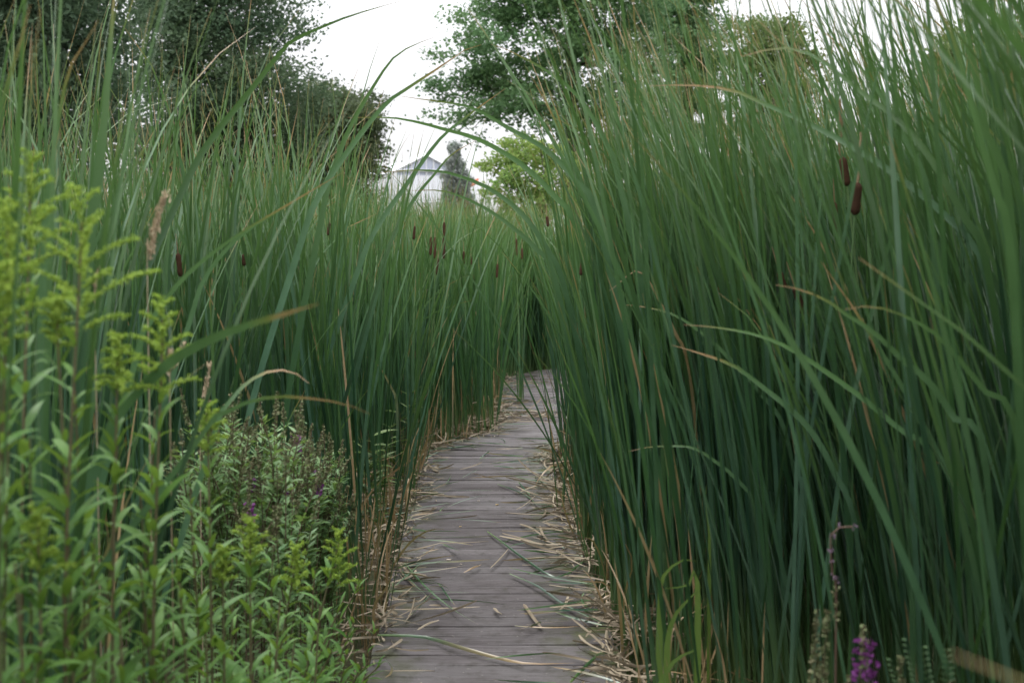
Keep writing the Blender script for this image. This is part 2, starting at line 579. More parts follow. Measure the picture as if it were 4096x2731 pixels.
def protect(pts, d, rad):
    for (a, b), (c, e) in zip(pts[:-1], pts[1:]):
        n = int(max(abs(c - a), abs(e - b)) / 6) + 2
        for t in np.linspace(0, 1, n):
            px, py = a + (c - a) * t, b + (e - b) * t
            i0, i1 = int((py - rad) / 8) + 20, int((py + rad) / 8) + 21
            j0, j1 = int((px - rad) / 8) + 20, int((px + rad) / 8) + 21
            if i1 < 1 or j1 < 1 or i0 >= PROT.shape[0] or j0 >= PROT.shape[1]: continue
            PROT[max(i0, 0):i1, max(j0, 0):j1] = np.maximum(PROT[max(i0, 0):i1, max(j0, 0):j1], d)


def thin(b, S, across, keep=.05):
    """The blades of a stand, thinned out where they would stand right in front of a blade or head worth seeing."""
    V, Fq, T = blades(**b, S=S, across=across)
    N = len(b['L'])
    C = V.reshape(N, S + 1, across, 3)[:, :, across // 2]
    t = np.linspace(0, S, S * 8 + 1); i = np.minimum(t.astype(int), S - 1); fr = (t - i)[None, :, None]
    Q = C[:, i] * (1 - fr) + C[:, i + 1] * fr
    px, py, y = project(Q)
    jj = np.clip((px / 8).astype(int) + 20, 0, PROT.shape[1] - 1); ii = np.clip((py / 8).astype(int) + 20, 0, PROT.shape[0] - 1)
    hit = ((PROT[ii, jj] > y + .03)).any(1) & (U(0, 1, N) > keep)
    if hit.all(): hit[0] = False
    m = S * (across - 1)
    sel = np.repeat(~hit, (S + 1) * across)
    new = np.cumsum(sel) - 1
    fs = Fq[sel[Fq[:, 0]]]
    return V[sel], new[fs], T[sel]


# sample the stand: (xmin, xmax, ymin, ymax, density, test)
spots = []


def sample(x0, x1, y0, y1, dens, keep):
    n = int((x1 - x0) * (y1 - y0) * dens)
    xy = np.c_[U(x0, x1, n), U(y0, y1, n)]
    d, sd = path_dist(xy)
    ok = np.array([keep(a, b, dd, ss) for (a, b), dd, ss in zip(xy, d, sd)], dtype=bool) if n else np.zeros(0, bool)
    for (a, b), dd, ss in zip(xy[ok], d[ok], sd[ok]): spots.append((a, b, dd, ss))


def infrustum(x, y, m=.55):
    return abs(x) < .362 * y + m


EDGE = HALFW + .015
# right bank: dense front strip, then the mass behind it
sample(.3, 3.2, 2.9, 20, 72, lambda x, y, d, s: s > 0 and EDGE + (.10 if 8.5 < y < 12 else .55 if 12 <= y < 18.6 else 0) < d < EDGE + .6 and infrustum(x, y) and y > 3.8)
sample(.4, 9.5, 2.9, 24, 46, lambda x, y, d, s: s > 0 and EDGE + (.55 if y < 12 else 1.0) <= d < 6 and infrustum(x, y, .4) and y > 3.0 + .4 * (x < .95))
# left bank
sample(-2.2, .8, 6.1, 20, 70, lambda x, y, d, s: s < 0 and EDGE < d < EDGE + .55 and infrustum(x, y) and y > 6.3)
sample(-8, 0, 5.6, 24, 32, lambda x, y, d, s: s < 0 and EDGE + .55 <= d < 4.2 and infrustum(x, y, .4) and y > 5.7 - .9 * min(1, max(0, (-x - 1.3))))
# far field
sample(-1.5, 3.5, 18.3, 21.5, 55, lambda x, y, d, s: d > EDGE and infrustum(x, y) and (s < 0 or y > 19))
sample(-9, 10, 18.2, 22, 34, lambda x, y, d, s: d > EDGE and infrustum(x, y) and (s < 0 or y > 19))
sample(-11, 12, 22, 29, 14, lambda x, y, d, s: d > EDGE and infrustum(x, y))
# thin scatter of tall plants among the goldenrod on the left
for _ in range(15):
    y = U(2.6, 5.4); x = -U(.30, .38) * y
    if x < -.75: spots.append((x, y, 2.0, -1))
print('cattail plants', len(spots))


def score(sp):
    x, y, d, s = sp
    return y + 2.2 * max(0, d - EDGE - .35) * (y > 4.5)


spots.sort(key=score)
N_IND = 255


def hmean_at(x, y, s):
    h = 2.27 - .10 * np.clip((y - 11) / 3, 0, 1) + .14 * np.clip((y - 18) / 4, 0, 1)
    if s > 0: h += .46 * np.clip((8.2 - y) / 4, 0, 1) + .30 * np.clip((x - 1.2) / 1, 0, 1)
    else: h += .22 * np.clip((9.5 - y) / 4, 0, 1)
    return h + rng.normal(0, .09)


# --- plants with one blade the photo shows clearly
QUEUE = []


def hero(pts, d, *a, **k):
    protect(pts, d, 18 + 40 / d)
    QUEUE.append((hero_build, (pts, d) + a, k))


def spike(top, bot, d, label, rh=.0125, male=None):
    protect([top, bot], d, 18 + 50 / d)
    if male: protect([male[0], male[1]], d, 14)
    QUEUE.append((spike_build, (top, bot, d, label, rh, male), {}))


def hero_build(pts, d, label, W=.014, root=None, dry=0.0, tilt=.5, tw=.5, comp=4, side=1, dd=0.0, r1=None, r2=None):
    n = len(pts)
    C = [P(px, py, d + dd * (1 - i / max(1, n - 1))) for i, (px, py) in enumerate(pts)]   # tip first
    a, b = C[-1], C[-2]
    sl = (a[0] - b[0]) / max(.05, (b[2] - a[2]))
    sl = float(np.clip(sl, -1.2, 1.2))
    if root is None:
        h = a[2] - ZG
        rx = a[0] + sl * h * .45
    else:
        rx = root
    mid = np.array([a[0] + sl * (a[2] - ZG) * .33, a[1] + .01, ZG + (a[2] - ZG) * .52])
    if root is not None: mid = np.array([(a[0] * .55 + rx * .45), a[1], ZG + (a[2] - ZG) * .5])
    base = np.array([rx, a[1], ZG - .01])
    ctrl = [base, mid] + C[::-1]
    g = Geo()
    g.add(*path_ribbon(ctrl, W, 44, tilt, tw, dry=dry, r1=r1, r2=U(.62, .84) if r2 is None else r2))
    if comp:
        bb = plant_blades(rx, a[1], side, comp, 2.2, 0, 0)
        g.add(*thin(bb, 14, 3))
    o = g.obj('cattail_plant', M['reed'], loc=base)
    tag(o, label, 'cattail', 'cattails with one blade standing out')
    return o


hero([(1602, 5), (1480, 40), (1390, 68), (1290, 108), (1215, 140), (1150, 178), (1020, 340), (890, 500), (790, 640), (690, 850), (600, 1050), (540, 1250)], 5.2,
     'cattail with a very long dark blade slanting up across the open white sky', 0.0276, tilt=.35, tw=.55, side=-1, r1=.1, r2=.3)
hero([(1742, 148), (1646, 185), (1576, 230), (1519, 306), (1410, 491), (1340, 660), (1290, 850)], 5.9,
     'cattail whose blade curls over to the right against the open sky', 0.0282, tilt=.25, tw=.35, side=-1, r2=.2)
hero([(1924, 180), (1876, 191), (1761, 268), (1615, 364), (1532, 427), (1391, 606), (1290, 760), (1210, 950)], 5.6,
     'cattail with a blade slanting across the sky to a rusty tip by the locust', 0.0282, tilt=.25, tw=.35, side=-1, r2=.93)
hero([(1391, 471), (1557, 471), (1666, 488), (1774, 517), (1921, 561), (2093, 663), (2230, 800), (2320, 960)], 6.2,
     'cattail with a long flat blade arching left across the white sky', 0.0282, tilt=.25, tw=.35, root=.72, r2=.3)
hero([(1599, 385), (1697, 399), (1838, 418), (1921, 446), (2029, 510), (2176, 593), (2300, 720), (2400, 900)], 5.8,
     'cattail plant with an arching blade ending in front of the locust crown', 0.0282, tilt=.25, tw=.35, root=.78)
hero([(1519, 692), (1646, 681), (1761, 686), (1838, 705), (1965, 759), (2093, 861), (2190, 1000), (2260, 1160)], 6.8,
     'cattail plant with an arching blade drooping in front of the greenhouse gable', 0.0282, tilt=.25, tw=.35, root=.66)
hero([(1640, 763), (1755, 762), (1838, 784), (1933, 829), (2029, 893), (2144, 995), (2220, 1120)], 7.0,
     'cattail plant with a low arching blade crossing below the greenhouse', 0.0282, tilt=.25, tw=.35, root=.62)
hero([(1965, 179), (2010, 191), (2112, 242), (2201, 293), (2310, 383), (2412, 548), (2480, 740)], 5.6,
     'cattail plant with a pale blade bending left in front of the locust branches', 0.0282, tilt=.25, tw=.35, root=.95)
hero([(2023, 354), (1902, 440), (1774, 542), (1697, 638), (1621, 746), (1519, 893), (1440, 1060)], 6.9,
     'cattail plant with a straight blade slanting right past the greenhouse roof', 0.0282, tilt=.25, tw=.35, side=-1)
hero([(1908, 560), (1806, 619), (1729, 708), (1666, 784), (1583, 925), (1530, 1080)], 7.4,
     'cattail with a blade slanting right over the greenhouse wall', 0.0282, tilt=.25, tw=.35, side=-1)
hero([(1590, 440), (1560, 540), (1530, 640), (1490, 760), (1460, 900)], 9.8, 'cattail plant with a thin dark blade upright before the bright gap of sky', 0.0156, side=-1)
hero([(1650, 520), (1600, 600), (1560, 700), (1530, 830), (1490, 960)], 10.2, 'cattail plant with a thin green blade rising left of the greenhouse', 0.0144, side=-1)
hero([(2970, 226), (3000, 214), (3046, 204), (3142, 191), (3212, 207), (3289, 242), (3429, 357), (3589, 478), (3716, 625), (3863, 880), (3960, 1130)], 3.9,
     'cattail plant with a pale glossy blade folding over in a high arch at upper right', 0.0288, root=1.62, tilt=.75, tw=.25, r1=.2, r2=.4)
hero([(2600, 344), (2728, 341), (2855, 348), (2957, 370), (3046, 411), (3174, 466), (3302, 529), (3429, 600), (3557, 682), (3812, 893), (3950, 1150)], 4.3,
     'cattail with a long blade stretching level to the left before the reed tops', 0.0264, root=1.72, tilt=.75, r2=.92)
hero([(3219, 80), (3276, 115), (3365, 185), (3429, 255), (3525, 383), (3640, 600), (3720, 850)], 4.2,
     'cattail plant with a pale blade slanting left against the sky at the upper right', 0.0252, root=1.45, tilt=.75)
hero([(3540, -40), (3652, 57), (3742, 153), (3850, 330), (3950, 560), (4040, 850)], 3.3,
     'cattail plant with a broad blurred blade crossing the upper right corner', 0.0264, root=1.35, tilt=.75)
hero([(3700, -60), (3800, 120), (3880, 400), (3960, 700), (4050, 1100)], 2.9,
     'cattail plant with a broad bright blade close by the right edge', 0.0252, root=1.15, tilt=.75, r1=.9)
hero([(2482, 1219), (2540, 1222), (2600, 1232), (2677, 1251), (2759, 1295), (2855, 1372), (2957, 1474), (3046, 1576), (3150, 1760)], 5.0,
     'cattail with a pale arching blade, topmost of three drooping left on the bank', 0.0216, root=1.2, tilt=.75)
hero([(2734, 1299), (2855, 1308), (3008, 1334), (3123, 1375), (3238, 1442), (3429, 1576), (3589, 1710), (3748, 1888)], 3.9,
     'cattail plant with a long level blade in the middle of the right bank', 0.0204, root=1.3, tilt=.75)
hero([(2683, 1378), (2791, 1410), (2932, 1461), (3046, 1544), (3193, 1665), (3270, 1761), (3340, 1895), (3420, 2100)], 4.2,
     'cattail plant with a pale blade drooping left to a brown tip', 0.0240, root=1.15, tilt=.75, r2=.93)
hero([(3104, 1139), (3212, 1161), (3314, 1206), (3384, 1257), (3493, 1327), (3620, 1448), (3722, 1531), (3831, 1691), (3933, 1800)], 3.4,
     'cattail plant with a whitish glossy blade running down to the right edge', 0.0228, root=1.3, tilt=.75, r1=.2)
hero([(3378, 1238), (3423, 1228), (3493, 1225), (3557, 1241), (3646, 1276), (3748, 1340), (3812, 1410), (3939, 1563), (4067, 1748)], 3.2,
     'cattail plant with an arching blade ending among brown seed heads', 0.0192, root=1.3, tilt=.75)
hero([(2515, 1805), (2600, 1787), (2715, 1783), (2779, 1793), (2842, 1831), (2950, 1920), (3020, 2050)], 4.8,
     'cattail plant with a short blade arching low over the bank', 0.0168, root=.95, tilt=.75)
hero([(2435, 1165), (2480, 1130), (2524, 1091), (2563, 1082), (2595, 1123), (2639, 1206), (2700, 1330), (2760, 1500)], 5.6,
     'cattail plant with a dry tan blade folded over like a hook', 0.0180, root=.85, dry=.55, tilt=.75)
hero([(2621, 1350), (2610, 1420), (2630, 1550), (2655, 1650), (2690, 1800), (2720, 2000)], 5.2,
     'cattail plant with one orange withered blade on the dark right bank', 0.0168, root=.7, dry=.42, tilt=.75)
hero([(1275, 1215), (1190, 1240), (1090, 1270), (975, 1306), (860, 1350), (740, 1410), (620, 1500), (480, 1650), (370, 1900)], 3.05,
     'cattail plant with a broad very blurred blade reaching right to a tan tip', 0.0252, side=-1, tilt=.1, tw=.2, comp=0, dd=-.85, r1=.9, r2=.96)
hero([(1236, 1533), (1195, 1500), (1149, 1480), (1062, 1489), (975, 1541), (906, 1628), (850, 1760)], 3.6,
     'cattail plant with a pale blade bent over in a low arch above the loosestrife', 0.0240, side=-1, tilt=.8, tw=.2, comp=0, r2=.9)
hero([(1480, 1655), (1400, 1622), (1300, 1600), (1132, 1585), (1020, 1600), (900, 1650), (800, 1750)], 3.0,
     'cattail plant with a long flat blade hanging over the loosestrife to a rusty tip', 0.0156, side=-1, tilt=.2, comp=0, r2=.93)
hero([(470, -120), (455, 0), (440, 200), (405, 600), (360, 950), (330, 1250)], 3.4,
     'cattail plant with a thick dark upright blade beside the tall goldenrod plume', 0.0360, side=-1, tilt=.2, tw=.2, comp=2, r1=.0)
hero([(395, 80), (330, 190), (270, 300), (215, 600), (180, 900), (170, 1200)], 3.0,
     'cattail plant with a pale blade twisting in front of the willow', 0.0216, side=-1, tilt=.2, comp=3)
hero([(120, 20), (80, 180), (30, 330), (-10, 520), (-30, 900)], 2.4, 'cattail plant with a dark blade at the left edge before the willow', 0.0240, side=-1, tilt=.2, comp=1, r1=0.)
hero([(1200, 792), (1045, 880), (888, 984), (731, 1115), (600, 1290), (540, 1450)], 3.7,
     'cattail with a blade slanting right across the left reed bank', 0.0192, side=-1, tilt=.3, comp=1)
hero([(1371, 690), (1275, 746), (1100, 850), (960, 945), (840, 1080), (770, 1250)], 4.4,
     'cattail with a slanting blade ending in an orange tip amid the reed tops', 0.0180, side=-1, tilt=.3, comp=1, r2=.95)
hero([(1450, 1425), (1478, 1432), (1520, 1470), (1560, 1540), (1585, 1600), (1590, 1720)], 9.6,
     'cattail plant with a bright yellow bent blade over the left edge of the path', 0.0192, side=-1, tilt=.1, comp=0, dry=.3, r1=1.0, r2=.97, root=-.80)


# --- flowering cattails
def lathe(a, b, prof, sides=10):
    """prof: list of (t, r) along a->b"""
    a, b = np.array(a, float), np.array(b, float)
    pts = np.array([a + (b - a) * t for t, r in prof])
    return tube_geo(pts, [r for t, r in prof], sides)


def spike_build(top, bot, d, label, rh=.0125, male=None):
    a, b = P(*top, d), P(*bot, d)                      # head from b (low) to a (high)
    ax = (a - b) / np.linalg.norm(a - b)
    base = np.array([b[0] - np.clip(ax[0] * 1.1, -.5, .5), b[1], ZG])
    root = empty('flowering_cattail', base)
    tag(root, label, 'cattail', 'flowering cattails with brown seed heads')
    pts, _ = smooth_path([base, base * .55 + b * .45 - np.array([ax[0] * .12, 0, 0]), b - ax * .05, b], 10)
    g = Geo(); g.add(*tube_geo(pts, np.linspace(.006, .004, len(pts)), 6))
    g.obj('stem', M['stem'], root, base)
    n = 12
    t = np.linspace(0, 1, n)
    r = rh * np.clip(np.minimum(t / .06, (1 - t) / .05), .35, 1) ** .6 * (1 + .05 * rng.normal(size=n))
    g = Geo(); g.add(*lathe(b, a, list(zip(t, r)), 12))
    e = np.array([a, a + ax * .004]); g.add(*tube_geo(e, [rh * .5, .001], 12)); g.add(*tube_geo(np.array([b, b - ax * .004]), [rh * .5, .001], 12))
    g.obj('seed_head', M['head'], root, b)
    if male is None: male_pts = [a, a + ax * .05, a + ax * .10]; rm = [.0025, .002, .001]
    else:
        m0, m1 = P(*male[1], d), P(*male[0], d)
        male_pts = [a, m0, m0 * .5 + m1 * .5 + np.array([.004, 0, 0]), m1]; rm = [.003, .0065, .0065, .003]
    pts, _ = smooth_path(male_pts, 14)
    rr = np.interp(np.linspace(0, 1, 15), np.linspace(0, 1, len(rm)), rm) * (1 + .18 * rng.normal(size=15) * (male is not None))
    g = Geo(); g.add(*tube_geo(pts, np.abs(rr) + .0005, 7))
    g.obj('catkin', M['male'], root, a)
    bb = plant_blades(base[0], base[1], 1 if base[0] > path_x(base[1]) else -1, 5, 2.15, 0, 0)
    g = Geo(); g.add(*thin(bb, 12, 3)); g.obj('leaves', M['reed'], root, base)


SP = [((1777, 890), (1775, 1034), 12.2, 'flowering cattail with the tallest slim brown head of the path bend cluster'),
      ((1740, 950), (1739, 1034), 12.2, 'flowering cattail with a stout brown head left of the tallest at the path bend'),
      ((1752, 1032), (1746, 1098), 12.1, 'flowering cattail with the lowest brown head of the cluster at the path bend'),
      ((1724, 950), (1722, 1020), 12.2, 'flowering cattail with a thin brown head, leftmost of the path bend cluster'),
      ((1658, 905), (1655, 958), 12.2, 'flowering cattail with a thin dark head below the greenhouse left wall'),
      ((1404, 1118), (1396, 1176), 9.6, 'flowering cattail with a dark brown head leaning over the left bank near the path'),
      ((1884, 1026), (1884, 1058), 15.5, 'flowering cattail with a tiny brown head below the dark column tree'),
      ((1855, 1006), (1856, 1054), 15.2, 'flowering cattail with a slim head among the far reeds above the path bend'),
      ((1990, 1056), (1987, 1110), 15.0, 'flowering cattail with a small yellowish brown head over the far bend'),
      ((2064, 955), (2066, 1022), 15.2, 'flowering cattail with a brown head high above the far end of the path'),
      ((2088, 994), (2088, 1036), 15.6, 'flowering cattail with a short head right of another above the far path end'),
      ((2316, 958), (2338, 1038), 8.6, 'flowering cattail with a leaning dark brown head on the edge of the right bank'),
      ((2330, 1048), (2324, 1100), 8.9, 'flowering cattail with a short ragged head below the leaning one'),
      ((2188, 866), (2192, 906), 11.5, 'flowering cattail with a small brown head near the top of the right bank'),
      ((1318, 892), (1312, 940), 11.0, 'flowering cattail with a small dark head by the left reed tops'),
      ((712, 1015), (722, 1104), 7.0, 'flowering cattail with a dark head deep in the left bank behind the straw panicle'),
      ((976, 1018), (976, 1062), 8.4, 'flowering cattail with a small dark head in the middle of the left bank'),
      ((1252, 1005), (1248, 1080), 9.4, 'flowering cattail with a brown ragged head on the left bank right of the middle'),
      ((3117, 1088), (3135, 1150), 5.4, 'flowering cattail with a leaning brown head, upper of two sloping on the right bank'),
      ((3180, 1150), (3215, 1255), 5.2, 'flowering cattail with a leaning brown head, lower of two sloping on the right bank'),
      ((3338, 812), (3344, 930), 5.9, 'flowering cattail with a half hidden rusty head below the tall pair'),
      ((3358, 940), (3384, 1040), 5.8, 'flowering cattail with a dark head deep below the tall pair')]
for a, b, d, lb in SP: spike(a, b, d, lb, .0125 if d > 7 else .013)
spike((3370, 631), (3388, 742), 5.3, 'flowering cattail with a long withered catkin, left one of the tall pair', .0145, ((3359, 395), (3360, 610)))
spike((3430, 733), (3420, 858), 5.1, 'flowering cattail with the stoutest brown head, right one of the tall pair', .017, ((3443, 529), (3434, 705)))

for f_, a_, k_ in QUEUE: f_(*a_, **k_)

# --- the stand itself
for i, (x, y, d, s) in enumerate(spots[:N_IND]):
    n = int(U(6, 10))
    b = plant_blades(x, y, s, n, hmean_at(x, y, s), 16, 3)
    V, Fq, T = thin(b, 16, 3)
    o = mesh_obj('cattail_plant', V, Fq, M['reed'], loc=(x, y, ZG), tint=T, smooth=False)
    if s > 0:
        tag(o, 'tall green cattail among the dense stand beside the boardwalk, blades leaning left', 'cattail', 'cattails in the right reed bank')
    else:
        tag(o, 'upright green cattail in the dense stand behind the goldenrod and loosestrife', 'cattail', 'cattails in the left reed bank')

# the banks go on beside and behind the camera
around = []
for _ in range(4200):
    x, y = U(-5.5, 5.5), U(-7, 4.5)
    if abs(x) < .36 * y + .75 or abs(x) < .62 or (x < 0 and y > 1.2 and x > -2.3): continue
    around.append((x, y, 2.0, 1 if x > 0 else -1))
mass = {True: [], False: []}
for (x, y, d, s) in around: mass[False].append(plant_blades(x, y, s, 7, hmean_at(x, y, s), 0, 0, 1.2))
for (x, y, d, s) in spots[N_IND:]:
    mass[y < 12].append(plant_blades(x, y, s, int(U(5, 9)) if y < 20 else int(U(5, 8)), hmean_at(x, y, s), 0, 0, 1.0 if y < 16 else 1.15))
g = Geo()
g.add(*thin(merge(mass[True]), 12, 3))
g.add(*thin(merge(mass[False]), 9, 2))
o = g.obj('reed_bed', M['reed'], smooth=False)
tag(o, 'dense mass of green cattail blades filling both banks and the far marsh', 'reeds', kind='stuff')


# ------------------------------------------------------------------ straw on the boardwalk
def straw(n, pos, az, L, W, z, dry_green, S=6):
    g = Geo()
    base = np.c_[pos, z]
    return blades(base, az, PI / 2 + rng.normal(-.03, .05, n) * np.where(U(0, 1, n) < .3, 4, 1), rng.normal(0, .25, n), L, W, pw=1.0, azb=rng.normal(0, .7, n), ph=rng.normal(0, .8, n),
                  tw=rng.normal(0, 1.5, n), S=S, across=3, prof='strap')


g = Geo()
n = 4400
yy = U(3.6, 18.2, n); sd = np.where(U(0, 1, n) < .52, 1, -1)
off = np.minimum(rng.exponential(.042, n), .30)
off = np.where(U(0, 1, n) < .4, -U(0, .22, n), off)
clump = np.sin(yy * 2.3 + sd) * .5 + np.sin(yy * 5.7 + 2 * sd) * .6 - .55
keep = U(-1.1, 1, n) < clump + .45
yy, sd, off = yy[keep], sd[keep], off[keep]; n = len(yy)
xx = path_x(yy) + sd * (HALFW - off)
az = PI / 2 + PI * (U(0, 1, n) < .5) + rng.normal(0, .75, n)
L = np.clip(rng.exponential(.11, n) + .04, .04, .45)
zz = np.where(off < 0, U(-.12, .03, n), .006 + U(0, .045, n) * np.exp(-off / .15))
g.add(*straw(n, np.c_[xx, yy], az, L, U(.005, .013, n), zz, 0))
# the heaps seen on the right, and the swath on the left of the bend
for (px, py, cnt, sx, sy) in [(2290, 2010, 170, .10, .28), (2400, 2240, 90, .12, .25), (2520, 2480, 140, .14, .3), (1520, 2000, 170, .12, .5), (1480, 2260, 110, .09, .4),
                              (1620, 1790, 170, .13, .3), (1780, 1720, 170, .18, .22), (1930, 1695, 150, .22, .16), (2110, 1675, 110, .3, .10), (2080, 1535, 90, .3, .2), (1560, 1900, 120, .1, .4)]:
    c = G(px, py, 0)
    cnt = int(cnt * .7); p = c[:2] + rng.normal(0, 1, (cnt, 2)) * [sx * .6, sy]
    sgn_ = np.sign(p[:, 0] - path_x(p[:, 1])); lim_ = np.abs(p[:, 0] - path_x(p[:, 1])) < HALFW - .16
    if py > 1800: p[:, 0] = np.where(lim_, path_x(p[:, 1]) + np.sign(px - 2000) * (HALFW - U(-.08, .21, cnt)), p[:, 0])
    g.add(*straw(cnt, p, U(0, 2 * PI, cnt), U(.08, .4, cnt), U(.005, .013, cnt), .008 + U(0, .05, cnt), 0))
o = g.obj('reed_litter', M['litter'])
tag(o, 'broken dry reed straw strewn along both boardwalk edges', 'litter', kind='stuff')
# broken dead stalks still standing at the foot of the reeds
n = 900
yy = U(4.2, 18, n); sd = np.where(U(0, 1, n) < .5, 1, -1); off = U(.02, .45, n) ** 1.3
xx = path_x(yy) + sd * (HALFW + off)
ok = (sd > 0) | (yy > 6); yy, xx, sd = yy[ok], xx[ok], sd[ok]; n = len(yy)
g = Geo()
g.add(*blades(np.c_[xx, yy, np.full(n, ZG)], U(0, 2 * PI, n), np.abs(rng.normal(0, .22, n)), rng.normal(.2, .5, n), U(.15, .75, n), U(.007, .014, n), pw=2., kink=np.where(U(0, 1, n) < .3, U(.8, 2, n), 0),
              ks=U(.4, .8, n), ph=rng.normal(0, .7, n), tw=rng.normal(0, 1.5, n), S=10, across=3, dry=U(.7, 1, n)))
o = g.obj('dead_reed_stalks', M['reed'])
tag(o, 'brown broken dead stalks standing at the foot of the reeds', 'reeds', kind='stuff')
# green trimmed blades in the same drift
g = Geo(); n = 230
yy = U(4, 18.2, n); sd = np.where(U(0, 1, n) < .5, 1, -1); off = np.minimum(rng.exponential(.075, n), .45)
xx = path_x(yy) + sd * (HALFW - off)
az = np.where(sd > 0, PI, 0) + rng.normal(0, .9, n)
g.add(*blades(np.c_[xx, yy, .01 + U(0, .04, n)], az, PI / 2 + rng.normal(-.02, .04, n), rng.normal(0, .08, n), U(.12, .5, n), U(.006, .012, n), pw=1., azb=rng.normal(0, .4, n),
              ph=rng.normal(0, .6, n), tw=rng.normal(0, 1, n), dry=U(0, .45, n), S=6, across=3))
o = g.obj('cut_reed_litter', M['reed'])
tag(o, 'green and yellowing cut blades scattered at the boardwalk edges', 'litter', kind='stuff')


def fallen(pts, W_, label, dry=1.0, mat='litter'):
    W = W_ * .8
    C = np.array([G(px, py, .012 + .01 * (i % 2)) for i, (px, py) in enumerate(pts)])
    C[:, 2] += U(0, .01)
    P_, ln = smooth_path(C, 14)
    T = np.gradient(P_, axis=0); T /= np.linalg.norm(T, axis=1, keepdims=True)
    w = np.cross(T, [0, 0, 1.0]); w /= np.linalg.norm(w, axis=1, keepdims=True)
    ph = U(-.5, .5) + .4 * np.sin(np.linspace(0, 4, 15))
    b = np.cross(T, w); w = w * np.cos(ph)[:, None] + b * np.sin(ph)[:, None]
    P_[:, 2] += W * .5 * np.abs(np.sin(ph))
    half = W * .5 * width_profile('reed' if dry < .9 else 'strap', np.linspace(0, 1, 15))
    V, Fq, T4 = ribbon_geo(P_[None], T[None], w[None], half[None], np.array([U()]), np.array([U()]), np.array([dry]), vee=.5)
    o = mesh_obj('fallen_reed', V, Fq, M[mat], loc=C[0], tint=T4)
    tag(o, label, 'fallen reed', 'fallen reeds lying on the boardwalk')


